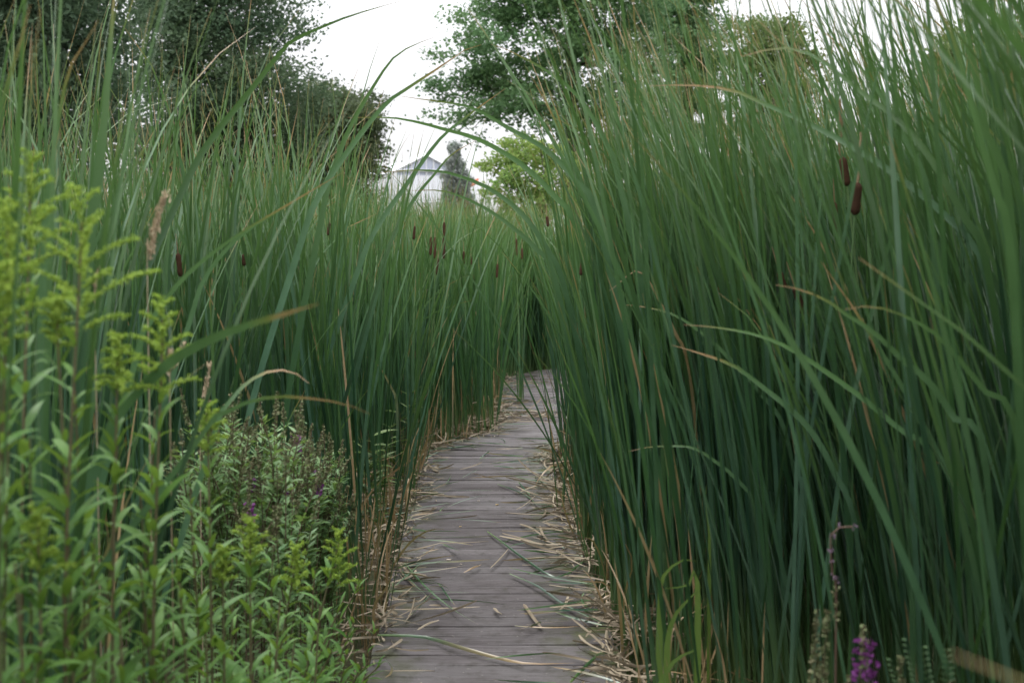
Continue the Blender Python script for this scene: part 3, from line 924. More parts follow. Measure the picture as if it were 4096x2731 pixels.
FR = [([(2020, 2055), (2150, 2060), (2300, 2063)], .020, 'straight pale dry reed lying across the planks toward the straw heap', 1),
      ([(2000, 2150), (2090, 2168), (2180, 2185), (2270, 2180), (2360, 2168)], .026, 'broad orange brown dry reed lying across the right half of the boardwalk', .9),
      ([(2010, 2135), (2100, 2160), (2200, 2188), (2300, 2178)], .018, 'thin tan reed lying along the broad orange one', 1),
      ([(1950, 2128), (2020, 2180), (2100, 2240), (2230, 2315), (2330, 2250), (2450, 2170)], .016, 'green reed bent in a sharp V on the planks', .0),
      ([(1620, 2260), (1700, 2350), (1780, 2420), (1850, 2470), (1915, 2508)], .014, 'thin dark green blade lying diagonally on the left planks', .0),
      ([(1510, 2545), (1650, 2550), (1720, 2560), (1850, 2600), (2000, 2640), (2120, 2660), (2300, 2655)], .020, 'long green and tan reed curving across the nearest planks', .36),
      ([(2040, 2300), (2150, 2350), (2250, 2420), (2370, 2480), (2480, 2540)], .018, 'long green reed slanting down the planks to the right straw', .1),
      ([(1440, 2050), (1560, 2035), (1680, 2000), (1740, 1990)], .020, 'pale green reed stalk lying out of the left straw, upper of two', .33),
      ([(1490, 2085), (1620, 2055), (1770, 2038)], .020, 'pale green reed stalk lying out of the left straw, lower of two', .33),
      ([(1560, 2110), (1660, 2080), (1775, 2045)], .010, 'thin tan stalk curling beside the lower pale green stalk', 1),
      ([(1990, 1935), (2070, 1965), (2110, 1985), (2150, 2020)], .014, 'dark green bent blade on the middle planks near the mossy edge', 0),
      ([(2075, 1935), (2100, 1965), (2130, 1995)], .012, 'short dark green blade beside the bent one near the mossy edge', 0),
      ([(1850, 1912), (1890, 1890), (1915, 1880)], .012, 'short green blade alone in the middle of the boardwalk', 0),
      ([(1770, 1948), (1790, 1930), (1805, 1905)], .010, 'short curved green blade on the left planks', 0),
      ([(1918, 1836), (1945, 1815), (1962, 1801)], .012, 'dark green blade tilted on the planks before the bend', 0),
      ([(1918, 1838), (1960, 1835), (2010, 1830)], .010, 'flat green blade touching the tilted one before the bend', 0),
      ([(1975, 1866), (2040, 1872), (2120, 1885)], .010, 'thin dark blade lying flat right of the middle planks', 0),
      ([(1640, 1840), (1730, 1800), (1820, 1775), (1890, 1765)], .018, 'bundle blade of dull green reed slanting from the left edge', .1),
      ([(1700, 1835), (1790, 1795), (1880, 1785), (1900, 1795)], .016, 'long green blade slanting on the planks from the left edge', .05),
      ([(1660, 1870), (1740, 1873), (1830, 1876)], .012, 'yellow straight straw on the left planks', .4),
      ([(1920, 1775), (2000, 1780), (2040, 1790)], .012, 'green blade lying level before the bend', .0),
      ([(1750, 2175), (1850, 2172), (1955, 2168)], .010, 'faint pale straw lying level in the middle of the planks', 1),
      ([(1960, 2275), (2000, 2235), (2035, 2195)], .010, 'thin pale straw lying diagonally by the bent green reed', 1),
      ([(1855, 2292), (1890, 2275), (1925, 2260)], .014, 'short dark brown twig in the middle of the boardwalk', .6),
      ([(1670, 2527), (1710, 2505), (1755, 2487)], .012, 'pale straw lying slanted on the near left planks', 1),
      ([(2095, 2420), (2130, 2470), (2165, 2510)], .018, 'dry tan straw pointing down to the right straw pile', 1),
      ([(1975, 2435), (1990, 2450), (2008, 2462)], .014, 'short pale chip of straw on the near middle planks', 1),
      ([(1560, 2440), (1680, 2440), (1790, 2435), (1920, 2430)], .012, 'long thin tan straw lying level on the near planks', 1),
      ([(2060, 2505), (2200, 2512), (2350, 2505)], .012, 'pale yellow reed lying level near the right pile', .5),
      ([(2280, 2740), (2340, 2680), (2410, 2610)], .016, 'green blade slanting in the bottom right of the boardwalk', 0),
      ([(2150, 2200), (2240, 2215), (2350, 2222)], .012, 'tan straw lying level under the broad orange reed', 1),
      ([(2080, 2100), (2130, 2120), (2170, 2145)], .014, 'tan straw slanted above the broad orange reed', 1),
      ([(2160, 2110), (2170, 2140), (2200, 2178)], .018, 'short upright tan straw leaning on the broad orange reed', 1),
      ([(1540, 2690), (1640, 2688), (1740, 2692)], .012, 'thin straw lying level on the last planks at the left', 1),
      ([(2140, 1985), (2100, 2020), (2065, 2040)], .008, 'thin straw lying slanted left of the mossy edge', 1),
      ([(1990, 1690), (2100, 1686), (2220, 1690)], .018, 'pale straw lying level across the far planks', 1),
      ([(2000, 1545), (2090, 1530), (2200, 1532)], .020, 'green cut reed lying level at the far end of the path', .2),
      ([(2010, 1600), (2080, 1610), (2140, 1612)], .014, 'thin dry reed lying across the farthest planks', .8),
      ([(1560, 2230), (1640, 2320), (1720, 2400)], .010, 'thin grey green stalk running down from the left straw', .2),
      ([(1755, 2340), (1790, 2390), (1822, 2428)], .010, 'thin dark blade right of the diagonal green blade', 0)]
for pts, W, lb, dr in FR:
    fallen(pts, W, lb, dr if dr < .9 else 1.0, 'litter' if dr >= .9 else 'reed')


def petal(px, py, r, label, col):
    c = G(px, py, .006)
    a = np.linspace(0, 2 * PI, 11)[:-1]
    V = [c + np.array([0, 0, .006])]
    for t in a: V.append(c + np.array([math.cos(t) * r * (1 + .2 * math.sin(2 * t)), math.sin(t) * r * 1.5, .002 + .004 * (1 + math.sin(3 * t)) ]))
    F_ = [[0, i + 1, (i + 1) % 10 + 1] for i in range(10)]
    V = [np.array([v[0], v[1], v[2] * .45]) for v in V]
    V2 = [v - np.array([0, 0, .001]) for v in V]
    F_ += [[f[2] + 11, f[1] + 11, f[0] + 11] for f in F_[:10]] + [[i + 1, i + 12, (i + 1) % 10 + 12, (i + 1) % 10 + 1] for i in range(10)]
    o = mesh_obj('fallen_leaf', V + V2, F_, col, loc=c)
    tag(o, label, 'fallen leaf', 'small fallen leaves on the planks')


M['cream'] = mat_plain('faded_leaf', (.36, .31, .25), .7)
M['yleaf'] = mat_plain('yellow_leaf', (.40, .28, .10), .7)
petal(1795, 2236, .013, 'pale cream leaf lying in the middle of the near planks', M['cream'])
petal(1844, 2254, .006, 'tiny white fleck right of the pale cream leaf', M['cream'])
petal(1988, 2016, .010, 'small yellow curled leaf right of the middle planks', M['yleaf'])
petal(1914, 2001, .008, 'small whitish leaf left of the yellow curled one', M['cream'])
petal(1841, 2104, .007, 'tiny yellow leaf above the pale cream leaf', M['yleaf'])
petal(1660, 1660 + 180, .008, 'tiny white fleck by the left green blades', M['cream'])

# ------------------------------------------------------------------ goldenrod
def stalk_path(base, top, bow=.05):
    m = base * .45 + top * .55 + np.array([U(-bow, bow), U(-bow, bow), 0])
    return smooth_path([base, m, top], 16)[0]


def goldenrod(top, d, label, plume=.22, spread=.5, droop=0.0, base_x=None, leaf=.115, plumed=True, dens=1.0):
    t = P(*top, d)
    bx = t[0] + U(-.06, .04) if base_x is None else base_x
    base = np.array([bx, d + U(-.05, .05), ZG])
    root = empty('goldenrod', base)
    tag(root, label, 'goldenrod', 'goldenrod plants at the left of the path')
    pts = stalk_path(base, t - np.array([0, 0, plume * .25 if plumed else 0]))
    H = t[2] - ZG
    g = Geo(); g.add(*tube_geo(pts, np.linspace(.0055, .0022, len(pts)), 6)); g.obj('stem', M['gstem'], root, base)
    # leaves
    n = int(H * 38 * dens)
    q = np.sort(U(.12, 1 - (plume / H) * .35 if plumed else .99, n))
    pos = np.stack([np.interp(q, np.linspace(0, 1, len(pts)), pts[:, k]) for k in range(3)], -1)
    az = np.arange(n) * 2.4 + rng.normal(0, .3, n)
    taper = np.where(q > .7, 1 - .55 * (q - .7) / .3, 1.0)
    Lf = leaf * U(.75, 1.2, n) * taper
    g = Geo()
    g.add(*blades(pos, az, U(.5, .95, n) - .2 * (q > .85), U(.5, 1.3, n), Lf, Lf * U(.14, .19, n), pw=1.3, azb=rng.normal(0, .25, n), ph=rng.normal(0, .25, n), S=7, across=3, prof='lance'))
    g.obj('leaves', M['gleaf'], root, base)
    if plumed:
        g = Geo()
        nb = 18
        for i in range(nb):
            f = i / nb
            z0 = t - np.array([0, 0, plume * (1 - f)])
            a = i * 2.4 + U(-.3, .3)
            ln = plume * spread * .95 * (1 - f) ** .75 * U(.45, 1.2) + .010
            m = int(ln * 420) + 6
            u = np.linspace(.05, 1, m)
            hor = ln * u; ver = ln * ((1.15 - .5 * (1 - f)) * u - (.35 + droop) * u ** 2)
            bx_ = np.c_[z0[0] + hor * math.cos(a), z0[1] + hor * math.sin(a), z0[2] + ver]
            cen = np.repeat(bx_, 3, 0) + rng.normal(0, .0026, (m * 3, 3))
            g.add(*specks(cen, .0050, 0, None, 1.5))
            g.add(*tube_geo(bx_[[0, m // 2, m - 1]], [.0012, .001, .0006], 4))
        m = 60
        cen = t + np.c_[rng.normal(0, .005, m), rng.normal(0, .005, m), -U(0, plume * .6, m)]
        g.add(*specks(cen, .0068, 0, None, 1.5))
        # small leaves within the plume
        g.obj('plume', M['gplume'], root, t)


GR = [((650, 1185), 2.9, 'goldenrod with an upright pointed yellow green plume standing alone before the dark reeds', .19, .52, 0),
      ((470, 1335), 2.8, 'goldenrod with a nodding one sided plume left of the upright one', .12, .7, .3),
      ((325, 745), 2.6, 'tall goldenrod with the widest plume, its right branches reaching over dark blades', .26, .60, .0),
      ((120, 600), 2.75, 'tallest goldenrod, plume highest near the left edge', .22, .5, 0),
      ((30, 800), 2.45, 'goldenrod plume cut by the left edge below the tallest one', .20, .45, 0),
      ((-10, 1050), 2.4, 'leafy goldenrod at the left edge halfway up', .14, .5, 0),
      ((225, 1180), 2.7, 'leafy goldenrod under the widest plume', .10, .5, .1),
      ((830, 1610), 3.3, 'goldenrod with a small young plume left of the purple loosestrife', .12, .5, 0),
      ((1000, 2070), 3.5, 'short goldenrod with a slim plume in front of the loosestrife', .12, .45, 0),
      ((1355, 2115), 4.2, 'goldenrod with a bright plume overhanging the boardwalk edge', .17, .42, 0),
      ((1185, 2180), 3.9, 'short goldenrod with a stubby plume left of the overhanging one', .13, .5, 0),
      ((150, 2035), 2.5, 'short goldenrod with a dull narrow plume at the lower left', .12, .35, 0),
      ((890, 2190), 3.3, 'goldenrod with a pale unopened top in front of the slim plumed one', .08, .4, 0)]
for tp, d, lb, pl, sp, dr in GR:
    t = P(*tp, d)
    bx = None
    if t[0] > -.70: bx = -.72 + U(-.04, .02)
    goldenrod(tp, d, lb, pl, sp, dr, bx)
LG = [(40, 1420, 2.5), (300, 1560, 2.9), (470, 1750, 3.0), (620, 1640, 3.1), (120, 1750, 2.6), (380, 2150, 2.8), (560, 2250, 2.9), (720, 2330, 3.1), (1120, 2400, 3.6), (1280, 2420, 4.0),
      (250, 2350, 2.6), (480, 2480, 2.7), (820, 2480, 3.2), (1000, 2480, 3.5), (1420, 2480, 4.5), (60, 2250, 2.4), (650, 2560, 3.0), (1180, 2560, 3.7), (900, 2620, 3.3), (1330, 2600, 4.2),
      (380, 2600, 2.6), (160, 2560, 2.45), (1480, 2640, 4.7), (1060, 2660, 3.6), (760, 1950, 3.4), (560, 1960, 3.1), (1260, 2280, 4.3), (1090, 2240, 4.0), (700, 2140, 3.4), (930, 2360, 3.6), (1440, 2330, 4.8), (1400, 2560, 4.6), (1500, 2520, 5.1), (1460, 2700, 4.5), (1380, 2380, 4.5), (1520, 2660, 5.2), (1250, 2700, 3.9)]
for (px, py, d) in LG:
    t = P(px, py, d)
    goldenrod((px, py), d, 'leafy goldenrod shoot without a plume in the undergrowth at the lower left', .1, .4, 0, -.72 + U(-.05, .02) if t[0] > -.70 else None, .115, False, 1.25)

# ------------------------------------------------------------------ purple loosestrife
def loosestrife(top, d, label, bloom=.3, base_x=None, branches=4, spike_len=.16, group='loosestrife plants behind the goldenrod', rr=1.0, fl=.2):
    t = P(*top, d)
    bx = t[0] + U(-.05, .05) if base_x is None else base_x
    base = np.array([bx, d, ZG])
    root = empty('loosestrife', base)
    tag(root, label, 'loosestrife', group)
    gs, gl = Geo(), Geo()
    H = t[2] - ZG
    tops = [(base, t, 1.0)]
    for i in range(branches):
        f = U(.4, .75)
        b0 = base * (1 - f) + t * f
        a = U(0, 2 * PI)
        tp = b0 + np.array([math.cos(a) * .11, math.sin(a) * .11, (1 - f) * H * U(.55, .95)])
        tops.append((b0, tp, .7))
    for b0, tp, k in tops:
        pts = stalk_path(b0, tp, .025)
        gs.add(*tube_geo(pts, np.linspace(.004 * k, .0016, len(pts)), 5))
        ln = np.linalg.norm(tp - b0)
        n = int(ln * 85)
        sl = spike_len * k
        q = U(.05, max(.2, 1 - sl / ln), n)
        pos = np.stack([np.interp(q, np.linspace(0, 1, len(pts)), pts[:, c]) for c in range(3)], -1)
        Lf = U(.042, .075, n) * (1.1 - .5 * q)
        gl.add(*blades(pos, U(0, 2 * PI, n), U(.6, 1.2, n), U(.1, .9, n), Lf, Lf * U(.2, .28, n), pw=1., S=4, across=3, prof='lance', ph=rng.normal(0, .3, n)))
        m = int(sl * 700)
        u = U(0, 1, m); ang = U(0, 2 * PI, m); rad = (.0095 - .006 * u) * rr
        ax = pts[-1] - pts[-3]; ax /= np.linalg.norm(ax)
        cen = tp - ax * sl * (1 - u)[:, None] + np.c_[np.cos(ang) * rad, np.sin(ang) * rad, np.zeros(m)]
        gp = Geo(); gp.add(*specks(cen, .0085, 0, None, 1.3)); gp.obj('bud_spike', M['lspike'], root, tp)
        if U() < bloom or (k == 1.0 and bloom >= .1):
            gf = Geo(); c0 = fl + U(-.1, .1); m2 = int(30 * rr ** 2)
            u = U(c0, c0 + .35, m2); ang = U(0, 2 * PI, m2); rad = U(.008, .019, m2) * rr
            cen = tp - ax * sl * (1 - u)[:, None] + np.c_[np.cos(ang) * rad, np.sin(ang) * rad, np.zeros(m2)]
            gf.add(*specks(cen, .012, 0, None, 1.5)); gf.obj('flowers', M['lflower'], root, tp)
    gs.obj('stem', M['lstem'], root, base); gl.obj('leaves', M['lleaf'], root, base)


LL = [((1000, 1900), 4.6, 'loosestrife with the brightest purple bloom of the thicket', .4), ((1182, 1640), 5.2, 'loosestrife with a purple tinged spike, tallest right of the thicket middle', .12),
      ((1125, 1790), 5.0, 'loosestrife with small mauve flowers in the thicket middle', .15), ((835, 1505), 5.0, 'loosestrife with a tall tan bare spike over the young goldenrod', 0)]
for tp, d, lb, bl in LL: loosestrife(tp, d, lb, bl, spike_len=.2, branches=5)
for i in range(44):
    px = U(740, 1400); f = (px - 740) / 660
    py = 1560 + 210 * abs(f - .45) + U(-40, 300) * (.4 + .6 * U()) + (170 * max(0, f - .6))
    d = max(U(4.5, 5.9), .0) if px < 1150 else U(5.2, 6.1)
    t = P(px, py, d)
    loosestrife((px, py), d, 'small leaved loosestrife with pinkish bud spikes in the thicket beside the left reeds', .012, min(t[0] + U(-.04, .04), -.74) if t[0] > -.74 else None, 5, .085)
loosestrife((3455, 2500), 3.0, 'loosestrife with vivid purple flowers at the bottom right', 1.0, None, 0, .26, 'loosestrife plants on the right bank', 1.5, .5)
loosestrife((3600, 2620), 3.1, 'low loosestrife with closed bud spikes right of the vivid one', 0, None, 2, .16, 'loosestrife plants on the right bank', 1.3)
loosestrife((3310, 2440), 3.1, 'loosestrife with a faded brownish spike left of the vivid purple one', 0, None, 2, .30, 'loosestrife plants on the right bank', 1.3)
# the tall seed stalk whose tip nods to the right
b_ = P(3345, 2500, 3.3); b_[2] = ZG
root = empty('loosestrife', b_); tag(root, 'tall loosestrife stalk in seed, its tip nodding right with faded mauve flowers', 'loosestrife', 'loosestrife plants on the right bank')
C = [b_, P(3345, 2480, 3.3), P(3330, 2300, 3.3), P(3322, 2150, 3.3), P(3345, 2112, 3.3), P(3410, 2106, 3.3)]
pts, _ = smooth_path(C, 40)
g = Geo(); g.add(*tube_geo(pts, np.linspace(.004, .002, 41), 5)); g.obj('stem', M['lstem'], root, b_)
i0 = np.argmin(np.abs(pts[:, 2] - P(3345, 2480, 3.3)[2]))
cen = np.repeat(pts[i0:34], 9, 0) + rng.normal(0, .006, (len(pts[i0:34]) * 9, 3)); g = Geo(); g.add(*specks(cen, .009)); g.obj('bud_spike', M['lspike'], root, pts[20])
cen = np.repeat(pts[34:], 5, 0) + rng.normal(0, .004, (len(pts[34:]) * 5, 3)); g = Geo(); g.add(*specks(cen, .006)); g.obj('flowers', M['lfaded'], root, pts[36])

# ------------------------------------------------------------------ straw panicles, weeds, broad grass, fern
def panicle(pts, d, label, w=.010, frm=.55, dens=1.0):
    C = [P(px, py, d) for px, py in pts]
    base = C[0].copy(); base[2] = ZG
    p, ln = smooth_path([base] + C, 50)
    root = empty('reed_grass', base); tag(root, label, 'grass', 'straw coloured grass seed heads')
    g = Geo(); g.add(*tube_geo(p, np.linspace(.0025, .001, 51), 5)); g.obj('stem', M['panicle'], root, base)
    z0 = P(*pts[-1], d)[2]; z1 = P(*pts[-1 - int(frm)], d)[2] if False else None
    k0 = np.argmin(np.linalg.norm(p - C[1], axis=1))
    q = p[k0:]
    m = int(150 * dens)
    u = U(0, len(q) - 1.01, m); i = u.astype(int)
    lump = .4 + .6 * np.abs(np.sin(u / len(q) * 14))
    cen = q[i] + (q[i + 1] - q[i]) * (u - i)[:, None] + rng.normal(0, w * .5, (m, 3)) * lump[:, None]
    g = Geo()
    g.add(*blades(cen, U(0, 2 * PI, m), U(.2, .8, m), 0, U(.010, .02, m), U(.004, .006, m), S=3, across=2, prof='lance'))
    g.obj('panicle', M['panicle'], root, C[1])


panicle([(590, 1150), (600, 1060), (625, 900), (668, 780)], 3.6, 'pale straw grass panicle with a feathery bent top before the left reeds', .012, dens=1.6)
panicle([(380, 1300), (388, 1180), (392, 1130), (405, 1082)], 3.4, 'short pale grass seed head right of the widest goldenrod plume', .009, dens=.7)
panicle([(680, 1620), (692, 1500), (710, 1440), (742, 1370)], 3.4, 'thin slanted grass seed head right of the upright goldenrod plume', .006, dens=.5)
panicle([(800, 1750), (815, 1620), (828, 1530), (842, 1460)], 4.4, 'dull brown grass spike above the loosestrife', .009, dens=.6)


def weed(tops, d, bx, label, leaf=.11):
    base = np.array([bx, d, ZG])
    root = empty('willow_herb', base); tag(root, label, 'plant', 'leafy weeds at the edges of the boardwalk')
    gs, gl = Geo(), Geo()
    for tp in tops:
        t = P(*tp, d)
        pts = stalk_path(base + np.array([U(-.03, .03), 0, 0]), t, .05)
        gs.add(*tube_geo(pts, np.linspace(.004, .0018, len(pts)), 5))
        n = int((t[2] - ZG) * 34)
        q = U(.25, 1, n); pos = np.stack([np.interp(q, np.linspace(0, 1, len(pts)), pts[:, c]) for c in range(3)], -1)
        Lf = leaf * U(.7, 1.15, n)
        gl.add(*blades(pos, U(-.8, .9, n) + np.where(U(0, 1, n) < .3, PI, 0), U(.7, 1.3, n), U(.2, .9, n), Lf, Lf * U(.18, .24, n), pw=1.2, S=6, across=3, prof='lance', ph=rng.normal(0, .3, n)))
    gs.obj('stem', M['gstem'], root, base); gl.obj('leaves', M['bgrass'], root, base)


weed([(1640, 1575), (1600, 1650), (1560, 1700)], 9.9, -.86, 'light green leafy weed leaning over the left straw before the bend')
weed([(1490, 1740), (1530, 1780), (1460, 1800)], 8.6, -.86, 'bright green lance leaved weed at the foot of the left reeds', .14)


def broad_grass(C, label, W=.022):
    g = Geo()
    base = None
    for pts, d in C:
        c = [P(px, py, d) for px, py in pts][::-1]
        b = c[0].copy(); b[2] = ZG - .01
        if base is None: base = b
        g.add(*path_ribbon([b] + c, W, 22, .15, .3, 'lance' if len(pts) < 4 else 'reed', r1=.9))
    o = g.obj('broad_grass', M['bgrass'], loc=base)
    tag(o, label, 'grass', 'bright broad grass at the foot of the right bank')


broad_grass([([(2790, 2244), (2740, 2236), (2690, 2262), (2655, 2300), (2640, 2420)], 4.4)], 'bright green broad grass blade curling right at the foot of the reeds, highest of three')
broad_grass([([(2808, 2345), (2750, 2400), (2700, 2460), (2675, 2540), (2668, 2640)], 4.3), ([(2655, 2352), (2700, 2346), (2745, 2358), (2790, 2350)], 4.3)], 'bright broad grass with two crossing blades, middle of three clumps')
broad_grass([([(2815, 2590), (2750, 2610), (2690, 2650), (2650, 2720), (2630, 2800)], 4.1)], 'bright broad grass blade arching at the bottom, lowest of three clumps')
broad_grass([([(2826, 1940), (2822, 2010), (2832, 2085), (2838, 2200)], 5.0)], 'small bright upright grass blade against the dark right reeds', .014)

fb = P(3700, 2700, 3.0); fb[2] = ZG
root = empty('fern', fb); tag(root, 'blurred green fern with fine fronds at the bottom right', 'fern')
for k, (tx, ty, dx) in enumerate([(3620, 2560, .0), (3700, 2590, .05), (3790, 2600, .1), (3560, 2640, -.05)]):
    t = P(tx, ty, 3.0 + dx)
    mid = (fb + t) / 2 + np.array([.03, 0, .22])
    pts, ln = smooth_path([fb, mid, t], 70)
    g = Geo(); g.add(*tube_geo(pts, np.linspace(.003, .001, 71), 4))
    T = np.gradient(pts, axis=0); a0 = np.arctan2(T[:, 1], T[:, 0])
    i = np.arange(22, 71)
    for sg in (-1, 1):
        Lp = .10 * (1 - (i - 22) / 50.0) + .008
        g.add(*blades(pts[i], a0[i] + sg * 1.35, np.full(len(i), 1.2), .5, Lp, .012, S=4, across=3, prof='lance'))
    g.obj('frond', M['fern'], root, fb)

# ------------------------------------------------------------------ trees
def inpoly(p, poly):
    x, y = p; c = False; j = len(poly) - 1
    for i in range(len(poly)):
        (xi, yi), (xj, yj) = poly[i], poly[j]
        if (yi > y) != (yj > y) and x < (xj - xi) * (y - yi) / (yj - yi) + xi: c = not c
        j = i
    return c


def tree(name, label, cat, base_px, d, poly, npads, pr, pz, leaf, nleaf, mat, D, flat=.3, trunk_r=.25, top_py=None, sub=7, group='trees behind the reeds', droop=False, lim=.05, holes=()):
    base = P(base_px, 1000, d); base[2] = ZG
    root = empty(name, base); tag(root, label, cat, group)
    poly = [tuple(q) for q in poly]
    xs = [q[0] for q in poly]; ys = [q[1] for q in poly]
    pads = []; tries = 0
    mind = math.sqrt((max(xs) - min(xs)) * (max(ys) - min(ys)) / npads) * .62
    pix = []
    while len(pads) < npads and tries < 6000:
        tries += 1
        p = (random.uniform(min(xs), max(xs)), random.uniform(min(ys), max(ys)))
        if not inpoly(p, poly): continue
        ex, ez = pr * .8 * F_PX / d, pz * .7 * F_PX / d
        if tries < 4000 and not all(inpoly((p[0] + a_, p[1] + b_), poly) for a_, b_ in ((ex, 0), (-ex, 0), (0, -ez))): continue
        if any((p[0] - h[0]) ** 2 / h[2] ** 2 + (p[1] - h[1]) ** 2 / h[3] ** 2 < 1 for h in holes): continue
        if tries < 3000 and any((p[0] - q[0]) ** 2 + ((p[1] - q[1]) * 1.25) ** 2 < mind ** 2 for q in pix): continue
        pix.append(p)
        pads.append(P(p[0], p[1], d + random.uniform(-D, D)))
    pads = np.array(pads)
    tp = np.array([base[0] + U(-.3, .3), base[1], P(0, min(ys) + .3 * (max(ys) - min(ys)) if top_py is None else top_py, d)[2]])
    tr, _ = smooth_path([base, base * .6 + tp * .4 + np.array([U(-.25, .25), U(-.2, .2), 0]), tp], 14)
    nodes = [tuple(x) for x in tr]; nrad = list(np.linspace(trunk_r, trunk_r * .3, 15))
    gt = Geo(); gt.add(*tube_geo(tr, np.array(nrad), 8))
    order = np.argsort(np.linalg.norm(pads - (base + tp) / 2, axis=1))
    for k in order:
        p = pads[k]; nd = np.array(nodes)
        v = p - nd
        cost = np.linalg.norm(v, axis=1) + np.maximum(0, -v[:, 2]) * 1.5 + np.array(nrad) * 0
        j = int(np.argmin(cost)); a = nd[j]
        L = np.linalg.norm(p - a)
        m = (a + p) / 2 + np.array([U(-.1, .1) * L, U(-.1, .1) * L, (.10 if not droop else .3) * L])
        b, _ = smooth_path([a, m, p], 5)
        r0 = min(nrad[j] * .75, lim + .02 * L)
        rr = np.linspace(r0, max(.012, r0 * .45), 6)
        gt.add(*tube_geo(b, rr, 5))
        for q, w in zip(b[2:], rr[2:]): nodes.append(tuple(q)); nrad.append(w)
    gt.obj('trunk', M['bark'], root, base)
    gl = Geo()
    per = nleaf // len(pads)
    for p in pads:
        ns = sub
        sc = p + rng.normal(0, 1, (ns, 3)) * np.array([pr * .55, pr * .55, pz * .55])
        w = U(.5, 1.5, ns); w /= w.sum()
        tone = np.clip(rng.normal(.5, .25), 0, 1)
        for c, ww in zip(sc, w):
            m = max(3, int(per * ww))
            q = rng.normal(0, 1, (m, 3)); q *= .62
            if droop:
                cc = c + q * np.array([pr * .22, pr * .22, 0])
                cc[:, 2] -= U(0, 1, m) ** 1.2 * pz * 2.2
                # leaves gathered on hanging strings
                stx = np.round(cc[:, :2] / .16) * .16 + rng.normal(0, .02, (m, 2)); cc[:, :2] = stx
            else:
                cc = c + q * np.array([pr * .5, pr * .5, pz * .42])
            gl.add(*specks(cc, leaf, flat if not droop else 0, np.clip(tone + rng.normal(0, .2, m), 0, 1), 2.6 if droop else 1.6))
    gl.obj('crown', mat, root, P(np.mean(xs), np.mean(ys), d))


tree('willow_tree', 'dark weeping willow with hanging strands at the left edge', 'tree', 150, 24,
     [(-350, -420), (420, -420), (520, -100), (500, 120), (430, 330), (400, 560), (300, 760), (-350, 760)], 70, 1.0, .55, .055, 72000, M['t_willow'], 2.0, droop=True, sub=9, trunk_r=.35, top_py=-100)
tree('broad_tree', 'large dark green tree with sky gaps right of the willow', 'tree', 760, 36,
     [(380, -420), (1080, -420), (1200, -60), (1235, 40), (1150, 120), (1170, 190), (1160, 260), (1260, 300), (1310, 400), (1330, 560), (1300, 820), (430, 860), (500, 560), (560, 300), (450, 120)],
     90, 1.15, .62, .070, 92000, M['t_left'], 2.2, flat=.2, trunk_r=.32, top_py=-250, holes=[(560, 200, 70, 110), (520, 480, 60, 130), (640, 420, 30, 40)], sub=8)
tree('round_tree', 'rounded olive green tree beside the open sky left of the greenhouse', 'tree', 1360, 40,
     [(1170, 380), (1250, 320), (1310, 390), (1400, 370), (1470, 325), (1520, 380), (1490, 450), (1535, 500), (1500, 580), (1530, 620), (1500, 720), (1480, 880), (1150, 880)],
     56, .75, .5, .070, 62000, M['t_round'], 1.6, flat=.2, trunk_r=.22, top_py=480, sub=7)
tree('locust_tree', 'tall locust tree with layered green foliage and dark branches against the sky', 'tree', 2330, 36,
     [(1880, -420), (1870, -40), (1850, 60), (1760, 140), (1740, 220), (1880, 270), (1720, 330), (1700, 400), (1770, 430), (1740, 540), (1830, 570), (1990, 545), (2110, 470), (2200, 560), (2330, 640), (2520, 690), (2640, 560),
      (2700, 300), (2690, -420)],
     112, .68, .42, .072, 60000, M['t_locust'], 2.2, flat=.3, trunk_r=.24, top_py=-150, sub=6, lim=.07, holes=[(2010, 330, 60, 22), (1900, 215, 60, 18), (2150, 380, 50, 30), (1960, 470, 110, 25), (2290, 170, 50, 45), (2150, 520, 70, 35), (1830, 480, 50, 25), (2040, 60, 40, 40), (2420, 60, 40, 50), (2450, 330, 50, 50), (2300, 330, 40, 30), (2180, 250, 40, 25)])
tree('locust_tree', 'darker locust tree partly hidden behind the right reed tops', 'tree', 2760, 44,
     [(2560, -420), (2980, -420), (2960, -60), (2900, 60), (2960, 130), (2920, 240), (2900, 420), (2800, 560), (2560, 600), (2620, 300)],
     44, .95, .35, .09, 36000, M['t_locust'], 1.8, flat=.4, trunk_r=.24, top_py=-200, sub=7, holes=[(2820, 60, 50, 40), (2680, 180, 40, 60)])
tree('young_tree', 'small light green tree with airy leaves right of the dark column tree', 'tree', 2170, 33,
     [(1990, 560), (2080, 530), (2230, 570), (2330, 640), (2350, 860), (2100, 900), (1970, 860), (1930, 740), (1990, 700), (1880, 680), (1870, 630), (1960, 620)],
     56, .33, .20, .070, 7600, M['t_young'], 1.0, flat=.35, trunk_r=.10, top_py=600, sub=6, lim=.02, holes=[(1960, 700, 30, 30), (2080, 700, 40, 25)])
tree('pale_shrub', 'pale yellow green bushy willow above the right reed tops', 'tree', 3080, 31,
     [(2960, 120), (3040, 60), (3140, 60), (3230, 140), (3290, 230), (3260, 520), (2940, 560), (2930, 300)],
     34, .5, .4, .06, 15000, M['t_pale'], .8, flat=.1, trunk_r=.10, top_py=250, sub=6, lim=.02)
tree('pale_shrub', 'yellow green tree glimpsed through the reeds near the upper right corner', 'tree', 3950, 30,
     [(3640, 260), (3720, 150), (3800, 110), (3950, 60), (4200, 40), (4200, 520), (3620, 520)],
     40, .55, .4, .07, 16000, M['t_pale'], .8, flat=.1, trunk_r=.10, top_py=200, sub=6, lim=.02)
